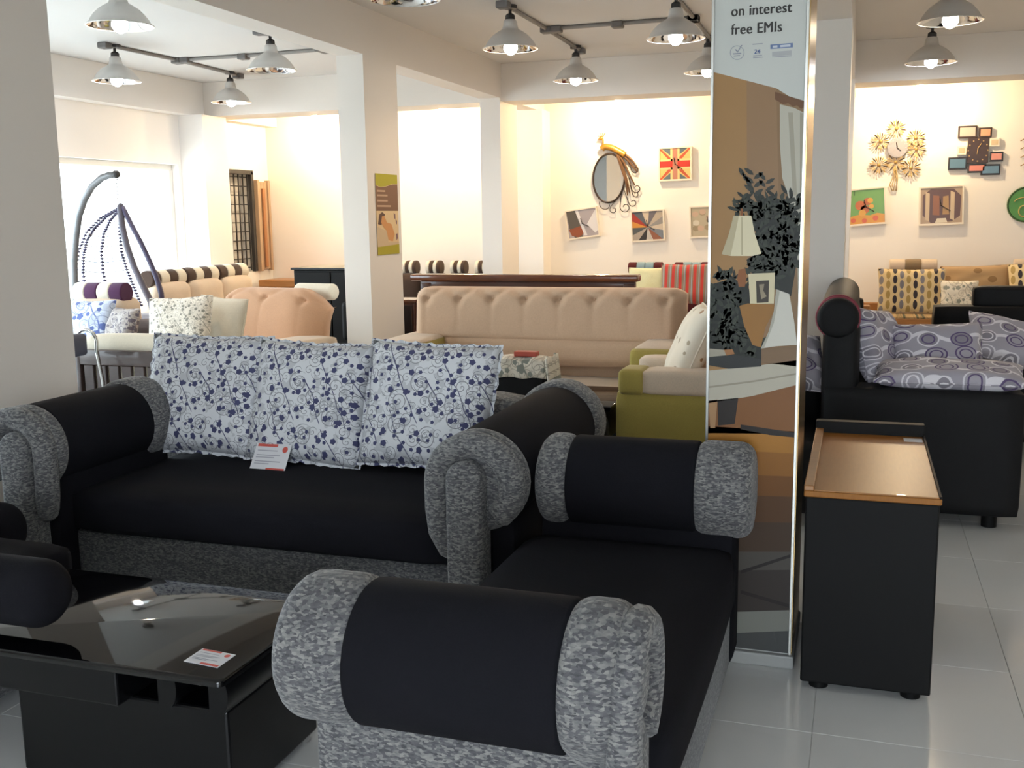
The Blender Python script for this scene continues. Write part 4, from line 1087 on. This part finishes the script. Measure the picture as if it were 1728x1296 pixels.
def wtube(uv, r, name, m, off=.03, taper=False):
    p = [wpt(u, v, off) for u, v in uv]; q = []
    for i in range(len(p)-1):
        p0 = p[max(i-1, 0)]; p1 = p[i]; p2 = p[i+1]; p3 = p[min(i+2, len(p)-1)]
        for k in range(5):
            s_ = k/5; q.append(.5*((2*p1)+(-p0+p2)*s_+(2*p0-5*p1+4*p2-p3)*s_**2+(-p0+3*p1-3*p2+p3)*s_**3))
    q.append(p[-1]); n_ = len(q)
    return MB().tube(q, r, 8, rr=[r*(1-.6*i/n_) for i in range(n_)] if taper else None).build(name, m, t, 180)
wtube([(1017, 252), (1022, 248), (1034, 250), (1046, 256), (1056, 262)], .034, 'peacock_body', GOLD, .04)
wtube([(1019, 250), (1019, 244), (1019, 237), (1017, 233)], .010, 'peacock_neck', GOLD, .04)
b = MB(); b.ball(wpt(1016, 234, .04), .022, 12, (1.2, .8, 1)); b.lathe(wpt(1014, 234, .04), wpt(1008, 237, .04), [(0, .012), (.035, .001)], 8)
for k in range(3): b.tube([wpt(1017, 232, .04), wpt(1014+4*k, 226, .04)], .004, 5); b.ball(wpt(1014+4*k, 226, .04), .007, 6)
b.build('peacock_head', GOLD, t, 180)
for uv in ([(1046, 258), (1058, 268), (1068, 280), (1076, 290)], [(1044, 260), (1054, 275), (1062, 292), (1072, 312)], [(1042, 261), (1050, 278), (1058, 300), (1064, 326)], [(1048, 258), (1060, 264), (1070, 274), (1078, 286)], [(1043, 262), (1052, 290), (1058, 310), (1060, 330)]):
    wtube(uv, .017, 'tail_feather', mat('bronze_feather', '#6b4c33', .5, .4, var=.3), .035, True)
def curl(u, v, r, a0, turns, start):
    pts_ = list(start)
    for i in range(14):
        s_ = i/13; a = a0+turns*2*PI*s_; q = r*(1-.6*s_); pts_.append((u+q*math.cos(a), v+q*math.sin(a)))
    wtube(pts_, .0045, 'wire_curl', IRON, .025)
curl(1075, 318, 8, R(160), -.9, [(1062, 300), (1066, 315)]); curl(1073, 286, 7, R(190), -.9, [(1060, 272), (1066, 284)])
curl(1056, 350, 9, R(190), -1.0, [(1050, 322), (1048, 338)]); curl(1069, 342, 7, R(170), -.9, [(1054, 320), (1060, 338)])
curl(1024, 345, 12, R(200), -.55, [(1013, 340)]); curl(1036, 354, 6, R(180), -.8, [(1040, 338), (1032, 348)]); curl(1074, 328, 5, R(160), -.9, [(1064, 312), (1068, 326)])

def tilted_clock(u, v, w_, h_, rot, label, paint, name='wall_clock'):
    """square white-framed clock canvas, drawn art as flat printed shapes"""
    c = wpt(u, v); t = thing(name, label, 'wall clock', tuple(c), 0, 'framed wall clocks')
    rm = Matrix.Rotation(rot, 3, 'Y')
    def P3(a, b_, off): return c + rm @ Vector((a*w_/2, 0, b_*h_/2)) + Vector((0, -off, 0))
    def slab(poly, o0, o1, name, m):
        b = MB(); b.prism(poly, lambda a, b_: P3(a, b_, o0), lambda a, b_: P3(a, b_, o1)); return b.build(name, m, t, smooth=0)
    sq = [(-1, -1), (1, -1), (1, 1), (-1, 1)]
    slab(sq, .002, .035, 'backing', WHITEFR)
    for poly in ([(-1, .93), (1, .93), (1, 1), (-1, 1)], [(-1, -1), (1, -1), (1, -.9), (-1, -.9)], [(-1, -.9), (-.93, -.9), (-.93, .93), (-1, .93)], [(.93, -.9), (1, -.9), (1, .93), (.93, .93)]):
        slab(poly, .035, .045, 'frame_bar', WHITEFR)
    lay = [0]
    def shape(name, c_, *polys):
        lay[0] += 1
        for poly in polys: MB().add([P3(a*.93, b_*.92, .0352+.0003*lay[0]) for a, b_ in poly], [tuple(range(len(poly)))]).build(name, ink(c_, .25), t, smooth=0)
    paint(shape)
    b = MB()
    for an, ln in ((R(100), .38), (R(-35), .5)):
        b.tube([P3(0, 0, .0405), P3(ln*math.cos(an), ln*math.sin(an), .0405)], .004, 5)
    b.ball(P3(0, 0, .041), .008, 8); b.build('hands', IRON, t, 180)
    return t
def art_flag(sh):
    sh('printed_field', '#d9b877', [(-1, -1), (1, -1), (1, 1), (-1, 1)])
    sh('printed_blue', '#5d6a72', [(-.85, 1), (-.3, 1), (-.3, .55)], [(.3, 1), (.85, 1), (.3, .6)], [(-.3, -1), (-.85, -1), (-.3, -.55)], [(.85, -1), (.3, -1), (.3, -.6)])
    sh('printed_diagonals', '#b5583f', [(-1, .95), (-.9, 1), (-.3, .42), (-.3, .3), (-.42, .3)], [(1, .95), (.9, 1), (.25, .42), (.3, .3), (.42, .3)], [(-1, -.95), (-.9, -1), (-.25, -.42), (-.3, -.3), (-.42, -.3)], [(1, -.95), (.9, -1), (.25, -.42), (.3, -.3), (.42, -.3)])
    sh('printed_cross_light', '#dcc28a', [(-.28, -1), (.28, -1), (.28, 1), (-.28, 1)], [(-1, -.33), (1, -.33), (1, .33), (-1, .33)])
    sh('printed_cross', '#bd3f36', [(-1, -.2), (1, -.2), (1, .2), (-1, .2)])
    sh('printed_cross_upright', '#b17a68', [(-.16, -1), (.16, -1), (.16, 1), (-.16, 1)])
def art_dark(sh):
    sh('printed_field', '#a59ea3', [(-1, -1), (1, -1), (1, 1), (-1, 1)])
    sh('printed_shadow', '#5b5652', [(-1, 1), (-.35, 1), (0, -.3), (-.1, -1), (-.6, -1), (-.9, -.3)])
    sh('printed_base', '#8a4f3a', [(-.95, -.35), (-.1, -.15), (0, -.75), (-.35, -.98), (-.8, -.8)])
    sh('printed_streak', '#d6d3d6', [(-.4, 1), (-.2, 1), (.25, -.9), (.05, -.9)], [(.9, .8), (1, .9), (1, -.6), (.8, -.8), (.3, -.1)])
def art_rays(sh):
    cols = ['#8f8c8a', '#b0a394', '#6f6a70', '#c9b8a4', '#5c5f66', '#9f4038', '#c98b45', '#54585a', '#a49a90', '#3d3b3c', '#b8b2ac', '#8a5a48', '#7d828a', '#c2b5a5']
    n_ = len(cols)
    for i, c_ in enumerate(cols):
        def edge(a):
            k = max(abs(math.cos(a)), abs(math.sin(a))); return (math.cos(a)/k, math.sin(a)/k)
        a0, a1 = 2*PI*i/n_+.1, 2*PI*(i+1)/n_+.1
        sh('printed_ray', c_, [(0, -.1), edge(a0), edge((a0+a1)/2), edge(a1)])
def art_pale(sh):
    sh('printed_field', '#b5a992', [(-1, -1), (1, -1), (1, 1), (-1, 1)])
    r_ = random.Random(5)
    for c_ in ('#cfc8b8', '#9c8f76', '#c2a792'):
        sh('printed_bloom', c_, *[[(x+.2*math.cos(a), y+.2*math.sin(a)) for a in [2*PI*i/7 for i in range(7)]] for x, y in [(r_.uniform(-.75, .75), r_.uniform(-.75, .75)) for _ in range(6)]])
def art_meadow(sh):
    sh('printed_field', '#6d9a55', [(-1, -1), (1, -1), (1, 1), (-1, 1)])
    sh('printed_ground', '#c98f35', [(-1, -1), (1, -1), (1, -.5), (.6, -.4), (.2, -.52), (-.3, -.42), (-1, -.55)])
    def disc(x, y, r): return [(x+r*math.cos(a), y+r*math.sin(a)) for a in [2*PI*i/10 for i in range(10)]]
    sh('printed_bloom', '#b5622f', disc(-.3, .1, .28), disc(.1, .3, .22), disc(-.05, -.15, .25))
    sh('printed_bloom', '#cf9a3d', disc(.25, .35, .16), disc(-.2, -.35, .2), disc(.3, 0, .14))
    sh('printed_bloom', '#c5603a', disc(-.7, -.75, .14), disc(.5, -.7, .16), disc(-.1, -.8, .14))
    sh('printed_stem', '#3d4f36', [(-.85, .95), (-.8, .95), (-.74, .6), (-.78, .6)], [(-.6, .95), (-.56, .95), (-.58, .7), (-.62, .7)])
def art_columns(sh):
    sh('printed_field', '#a58f78', [(-1, -1), (1, -1), (1, 1), (-1, 1)])
    sh('printed_dark', '#5f4640', [(-.9, .6), (-.5, .95), (.6, .9), (.95, .5), (.9, -.6), (.5, -.9), (-.5, -.95), (-.9, -.5)])
    sh('printed_column', '#c0aa8c', *[[(x, -.75), (x+.2, -.85), (x+.22, .7), (x+.02, .8)] for x in (-.78, .42)])
    sh('printed_column', '#8a5a3d', [(-.42, -.5), (-.08, -.55), (-.1, .55), (-.4, .6)])
    sh('printed_column', '#a17e52', [(.06, -.5), (.38, -.5), (.34, .55), (.08, .5)])
    sh('printed_base', '#d2c5ae', [(-.3, -.95), (.3, -.95), (.22, -.7), (-.2, -.7)])
tilted_clock(1140, 277, .36, .36, R(-1), 'square wall clock printed with a red, blue and gold flag', art_flag)
tilted_clock(984, 377, .37, .33, R(-7), 'tilted square wall clock with dark grey and silver picture below left of the peacock mirror', art_dark)
tilted_clock(1094, 381, .37, .34, R(-3), 'square wall clock with coloured rays below right of the peacock mirror', art_rays)
tilted_clock(1196, 374, .40, .34, R(-2), 'pale square wall clock partly hidden by the standing poster', art_pale)
tilted_clock(1461, 349, .39, .38, R(-4), 'green and orange flower picture clock below the sunburst clock', art_meadow)
tilted_clock(1588, 347, .42, .39, R(-2), 'brown and beige column picture clock below the photo frame clock', art_columns)

# round green clock
c0 = wpt(1731, 345); t = thing('round_clock', 'round green wall clock cut by the right edge of the picture', 'wall clock', tuple(c0))
MB().lathe(c0, c0+Vector((0, -1, 0)), [(0, .17), (.03, .17)], 36).build('body', mat('dark_green_rim', '#3c5a30', .4), t)
MB().lathe(c0+Vector((0, -.03, 0)), c0+Vector((0, -1, 0)), [(0, .158), (.004, .158)], 36).build('dial', mat('green_dial', '#4f8a3f', .35, var=.15), t)
MB().tube([c0+Vector((.168*math.cos(a*PI/18), -.032, .168*math.sin(a*PI/18))) for a in range(36)], .008, 6, True).build('rim', MATS['dark_green_rim'], t, 180)
b = MB(); b.tube([c0+Vector((.11*math.cos(R(a)), -.036, .02+.05*math.sin(R(a)))) for a in range(170, 20, -15)], .005, 6)
b.tube([c0+Vector((-.02+.045*math.cos(R(a)), -.036, -.065+.055*math.sin(R(a)))) for a in range(60, 420, 20)], .006, 6)
b.build('numeral_stroke', mat('tan_paint', '#b7a15c', .5), t, 180)

# sunburst flower clock
c0 = wpt(1514, 250); t = thing('sunburst_clock', 'gold metal wall clock made of a cluster of sunburst flowers with wire stems', 'wall clock', tuple(c0))
MB().lathe(c0+Vector((0, -.02, 0)), c0+Vector((0, -1, 0)), [(0, .098), (.012, .10), (.02, .095)], 32).build('dial', mat('silver_dial', '#98949a', .4), t)
for k in range(12):
    a = 2*PI*k/12; p = c0+Vector((.08*math.sin(a), -.042, .08*math.cos(a)))
    MB().box(p-Vector((.004, .002, .006)), p+Vector((.004, .002, .006))).build('hour_mark', GREYINK, t, smooth=0)
b = MB(); b.tube([c0+Vector((0, -.044, 0)), c0+Vector((-.01, -.044, .055))], .004, 5); b.tube([c0+Vector((0, -.044, 0)), c0+Vector((.035, -.044, -.03))], .004, 5); b.build('hands', IRON, t, 180)
for (u, v, r) in ((1513, 217, .105), (1486, 239, .105), (1545, 233, .105), (1546, 252, .105), (1483, 279, .105), (1511, 274, .11), (1537, 284, .11)):
    p = wpt(u, v, .025); b = MB(); n_ = 20
    b.lathe(p, p+Vector((0, -1, 0)), [(0, .02), (.012, .018), (.018, .008)], 12)
    f = b.build('flower_centre', mat('warm_gold', '#a5854d', .45, .4), t, 180)
    b = MB()
    for k in range(n_):
        a = 2*PI*k/n_+.1; q = 0; d = Vector((math.cos(a), 0, math.sin(a))); s_ = Vector((-math.sin(a), 0, math.cos(a))); q = r*(1 if k % 2 else .9)
        vs = [p+d*q*.16, p+d*q*.72+s_*.0075+Vector((0, -.012, 0)), p+d*q+Vector((0, -.004, 0)), p+d*q*.72-s_*.0075+Vector((0, -.012, 0)), p+d*q*.7+Vector((0, -.003, 0))]
        b.cur = 1 if k % 3 == 1 else 0; b.add(vs, [(0, 1, 4), (1, 2, 4), (2, 3, 4), (3, 0, 4), (0, 3, 2, 1)])
    b.build('petals', [GOLDP, mat('dark_bronze', '#4a3720', .45, .4)], f, smooth=0)
for k, du in enumerate((-8, -3, 2, 6)):
    MB().tube([wpt(1511, 280, .02), wpt(1511+du*.6, 300, .02), wpt(1508+du*.9, 312, .02), wpt(1510+du*.5, 322, .02)], .0045, 6).build('stem', GOLDP, t, 180)

# photo frame clock
t = thing('photo_frame_clock', 'dark wall clock surrounded by a cluster of small photo frames', 'wall clock', tuple(wpt(1645, 252)))
def rect_px(u0, v0, u1, v1, o0, o1, name, m, parent):
    p0, p1 = wpt(u0, v1, 0), wpt(u1, v0, 0)
    return MB().box((p0.x, YW-o1, p0.z), (p1.x, YW-o0, p1.z), .003, 1).build(name, m, parent, smooth=0)
DKF = mat('dark_brown_frame', '#3a2a25', .4); BKF = mat('black_frame', '#252327', .35)
rect_px(1631, 231, 1669, 276, .003, .03, 'clock_body', mat('clock_face_dark', '#40302c', .3, var=.2), t)
p = wpt(1650, 250, .033); b = MB(); b.tube([p, p+Vector((-.005, 0, -.06))], .004, 5); b.tube([p, p+Vector((.03, 0, .045))], .004, 5); b.build('hands', GOLDP, t, 180)
for k in range(12):
    a = 2*PI*k/12; q = wpt(1650, 254, .031)+Vector((.09*math.sin(a), 0, .105*math.cos(a))); MB().box(q-Vector((.006, .003, .006)), q+Vector((.006, .003, .006))).build('hour_mark', GOLDP, t, smooth=0)
for (u0, v0, u1, v1, fm, pc) in ((1616, 212, 1649, 234, DKF, '#b9aea4'), (1651, 215, 1674, 233, DKF, '#d29a7c'), (1599, 265, 1632, 287, BKF, '#5f7d92'), (1669, 256, 1693, 273, BKF, '#cf8f84'), (1632, 276, 1664, 292, BKF, '#cd8478'), (1654, 277, 1688, 296, BKF, '#64829a'), (1614, 247, 1631, 262, WHITEFR, '#c6b294'), (1669, 233, 1687, 248, WHITEFR, '#c9b597')):
    f = rect_px(u0, v0, u1, v1, .003, .034, 'photo_frame', fm, t)
    rect_px(u0+3, v0+3, u1-3, v1-3, .034, .0355, 'photo', ink(pc, .25), f)
# edge of one more ornament at the right border
t = thing('wire_ornament', 'thin brown wire wall ornament at the right edge above the green clock', 'ornament', tuple(wpt(1740, 262)))
for k in range(4): MB().tube([wpt(1722, 238+k*14, .01), wpt(1730, 234+k*14, .02), wpt(1745, 240+k*13, .02), wpt(1760, 236+k*13, .01)], .005, 6).build('wire', mat('brown_wire', '#8a6a48', .5, .3), t, 180)

# ------------------------------------------------------------------ right back seating
t = thing('wooden_settee', 'honey-coloured wooden settee against the right back wall with patterned cushions', 'settee', (.9, 10.9, 0))
MB().box((-.05, 10.55, .30), (2.3, 11.2, .37), .01).build('seat_frame', MIDWOOD, t, smooth=0)
MB().box((-.1, 10.50, .48), (.12, 10.62, .62), .01).build('armrest', MIDWOOD, t, smooth=0)
MB().soft((0, 10.52, .37), (2.25, 11.1, .50), .04, .01).build('seat_cushion', FLORAL_T, t, 180)
MB().box((-.05, 10.5, .40), (2.3, 10.54, .50), .008).build('front_rail', MIDWOOD, t, smooth=0)
MB().box((-.05, 11.12, .3), (2.3, 11.2, .60), .01).build('back_panel', MIDWOOD, t, smooth=0)
for x in (0, 1.1, 2.2):
    for y in (10.56, 11.15): MB().box((x-.03, y-.03, 0), (x+.03, y+.03, .42), .005).build('leg', MIDWOOD, t, smooth=0)
for a in (.30, 1.42):
    MB().soft((a-.02, 10.98, .45), (a+.44, 11.14, .94), .05, .01).build('back_cushion', BEIGE_P, t, 180)
    banded_roll(t, (a-.01, 11.0, .975), (a+.43, 11.0, .975), .068, [BEIGE_P, TAUPE_F, BEIGE_P])
cushion('pinecone_cushion', 'cream cushion with rows of black, grey and tan oval motifs on the wooden settee', (.485, 10.58, .76), .60, .42, .15, PINECONE, R(2), R(-14), R(0))
cushion('dotted_cushion', 'tan cushion with large brown dots right of the pinecone cushion', (1.06, 10.78, .82), .62, .34, .14, BIGDOT, R(-3), R(-14), R(-2))
cushion('pinecone_cushion', 'second oval-motif cushion at the right edge, beyond the black sofas', (1.58, 10.62, .82), .5, .4, .14, PINECONE, R(-5), R(-14), R(-3))
cushion('cream_floral_cushion', 'small cream floral cushion between the dotted cushion and the black armchair', (.89, 10.36, .74), .32, .26, .12, FLORAL_C, R(4), R(-14))
t = thing('dark_pouf_chair', 'small dark chair behind the black roll back with tan floral cushions on it', 'chair', (-.1, 9.2, 0))
MB().soft((-.35, 9.0, .0), (.05, 9.4, .70), .03, .004).build('body', BLKMATT, t, 180)
MB().soft((-.35, 9.34, .6), (.05, 9.46, .78), .03, .004).build('backrest', BLKMATT, t, 180)
o = MB().soft((-.24, 9.1, .70), (-.10, 9.28, .93), .02, .004).build('fabric_box', FLORAL_T, None, 180, (-.17, 9.2, .7)); o.data.transform(Matrix.Identity(4)); tag(o, 'upright tan floral box on the small dark chair near the column', 'box')
o = MB().soft((-.09, 9.1, .70), (-.03, 9.28, .80), .02, .004).build('fabric_box', FLORAL_T, None, 180, (-.06, 9.2, .7)); tag(o, 'smaller tan floral box beside the taller floral box', 'box')

# ------------------------------------------------------------------ black sofas on the right
t = thing('black_sofa', 'large black sofa seen from its arm side, with a rolled back, behind the black cabinet', 'sofa', (.3, 5.9, 0))
MB().soft((-.14, 5.2, .07), (.755, 5.42, .665), .02, .003).build('arm', BLACK2, t, 180)
MB().soft((.0, 5.42, .28), (.78, 6.75, .46), .05, .012).build('seat_cushion', BLACK2, t, 180)
MB().box((-.1, 5.25, .07), (.72, 6.9, .30), .01).build('base', BLACK2, t)
MB().soft((-.155, 5.22, .30), (.02, 6.95, .99), .04, .006).build('backrest', BLACK2, t, 180)
MB().roll((-.085, 5.2, 1.0), (-.085, 6.95, 1.0), .098, .03).build('back_roll', BLACK2, t, 180)
for y in (5.25, 5.36): MB().tube([(-.085+.1*math.cos(a*PI/16), y, 1.0+.1*math.sin(a*PI/16)) for a in range(32)], .006, 6, True).build('piping', RED_PIPE, t, 180)
MB().soft((-.14, 6.74, .07), (.755, 6.95, .665), .02, .003).build('arm', BLACK2, t, 180)
for x in (-.05, .64):
    for y in (5.3, 6.8): MB().cyl((x, y, 0), (x, y, .08), .035, 12).build('foot', BLKMATT, t)
cushion('ring_cushion', 'grey and purple ring-print cushion leaning against the back of the black sofa', (.115, 5.62, .82), .40, .40, .14, RINGS, R(62), R(-20), R(8), 'ring-print cushions on the black sofa')
cushion('ring_cushion', 'upright ring-print cushion with grey ovals in the middle of the black sofa', (.39, 5.62, .80), .44, .30, .16, RINGS, R(4), R(-28), R(-2), 'ring-print cushions on the black sofa')
cushion('ring_cushion', 'ring-print cushion lying flat along the near arm of the black sofa', (.43, 5.36, .725), .68, .28, .10, RINGS, R(0), R(-78), R(0), 'ring-print cushions on the black sofa')
cushion('ring_cushion', 'ring-print cushion at the right edge, propped on the far side of the black sofa', (.80, 6.1, .80), .46, .30, .13, RINGS, R(12), R(-45), R(14), 'ring-print cushions on the black sofa')
t = thing('black_armchair', 'black armchair seen from behind with a raised headrest, in front of the wooden settee', 'armchair', (.95, 7.4, 0))
MB().soft((.46, 7.0, .07), (1.42, 7.2, .915), .02, .004).build('backrest', BLACK2, t, 180)
MB().soft((.69, 7.05, .90), (1.3, 7.18, 1.035), .02, .004).build('headrest', BLACK2, t, 180)
MB().soft((.6, 7.2, .28), (1.28, 7.85, .46), .05, .012).build('seat_cushion', BLACK2, t, 180)
MB().box((.5, 7.2, .07), (1.38, 7.85, .30), .01).build('base', BLACK2, t)
for a, c in ((.46, .62), (1.26, 1.42)): MB().soft((a, 7.15, .07), (c, 7.88, .62), .03, .004).build('arm', BLACK2, t, 180)
for x in (.55, 1.33):
    for y in (7.06, 7.8): MB().cyl((x, y, 0), (x, y, .08), .03, 10).build('foot', BLKMATT, t)
t = thing('black_chair', 'dark low chair squeezed between the standing poster and the black sofa', 'chair', (-.42, 5.45, 0))
MB().soft((-.62+.27, 5.0, .07), (-.16, 5.7, .42), .03, .004).build('body', BLACK2, t, 180)
MB().soft((-.36, 5.62, .40), (-.16, 5.76, .72), .03, .004).build('backrest', BLACK2, t, 180)
cushion('ring_cushion', 'pale ring-print cushion showing just right of the standing poster', (-.25, 5.5, .74), .2, .34, .12, RINGS, R(20), R(-40), R(5), 'ring-print cushions on the black sofa')

# ------------------------------------------------------------------ draped black chair and glass table between the sofas
t = thing('draped_chair', 'black low-backed chair with a cream floral cloth folded over its back', 'chair', (-1.62, 4.95, 0))
MB().soft((-1.95, 4.95, .07), (-1.49, 5.12, .78), .025, .004).build('backrest', BLACK2, t, 180)
MB().soft((-1.95, 4.95, .07), (-1.49, 5.32, .40), .03, .004).build('seat', BLACK2, t, 180)
def cloth(u, v):
    # runs over the top and down the right side and the back
    s_ = u*1.0; x = -1.97+v*.5 if v < .999 else -1.47
    prof = [(4.935, .70), (4.935, .79), (5.03, .80), (5.135, .79), (5.137, .55)]
    k = s_*4; i = min(3, int(k)); f_ = k-i
    y, z = prof[i][0]*(1-f_)+prof[i+1][0]*f_, prof[i][1]*(1-f_)+prof[i+1][1]*f_
    return Vector((x, y+.004*math.sin(v*40+u*6), z+.004*math.sin(v*23+3*u)))
o = MB().sheet(cloth, 16, 20).sheet(lambda u, v: Vector((-1.468+.03*v+.006*math.sin(u*20), 4.93+.21*u, .80-.26*v+.01*math.sin(u*9))), 10, 10).build('floral_cloth', FLORAL_C, None, 180, (-1.7, 5.03, .79))
md = o.modifiers.new('thick', 'SOLIDIFY'); md.thickness = .006
tag(o, 'cream floral cloth draped over the back of the black low chair', 'cloth')
o = MB().box((-1.66, 5.0, .80), (-1.54, 5.06, .825), .004).build('red_price_tag', mat('red_card', '#b5503f', .6), None, 0, (-1.6, 5.03, .80)); tag(o, 'small red tag on the floral cloth over the black chair', 'tag')
t = thing('glass_table', 'low black glass table in front of the tufted beige sofa', 'table', (-1.45, 5.45, 0))
MB().box((-1.75, 5.22, .49), (-1.20, 5.85, .52), .006).build('table_top', BLKGLASS, t)
MB().box((-1.70, 5.27, .32), (-1.24, 5.81, .49), .006).build('drawer_box', BLKGLOSS, t, smooth=0)
MB().box((-1.72, 5.25, .10), (-1.23, 5.83, .125), .006).build('lower_shelf', BLKGLASS, t)
for x in (-1.72, -1.27):
    for y in (5.25, 5.79): MB().box((x, y, 0), (x+.04, y+.04, .49), .004).build('leg', BLKGLOSS, t, smooth=0)
t = thing('round_stool', 'dark round stool next to the olive armchair', 'stool', (-1.3, 4.95, 0))
MB().lathe((-1.3, 4.95, .05), (-1.3, 4.95, 2), [(0, .13), (.02, .15), (.40, .15), (.45, .14), (.48, .10), (.49, .01)], 28).build('seat', BLACK2, t, 180)
for k in range(4):
    a = PI/4+PI/2*k; MB().cyl((-1.3+.1*math.cos(a), 4.95+.1*math.sin(a), 0), (-1.3+.1*math.cos(a), 4.95+.1*math.sin(a), .06), .015, 8).build('foot', BLKMATT, t)

for o in S.objects:
    if 'base' in o: del o['base']
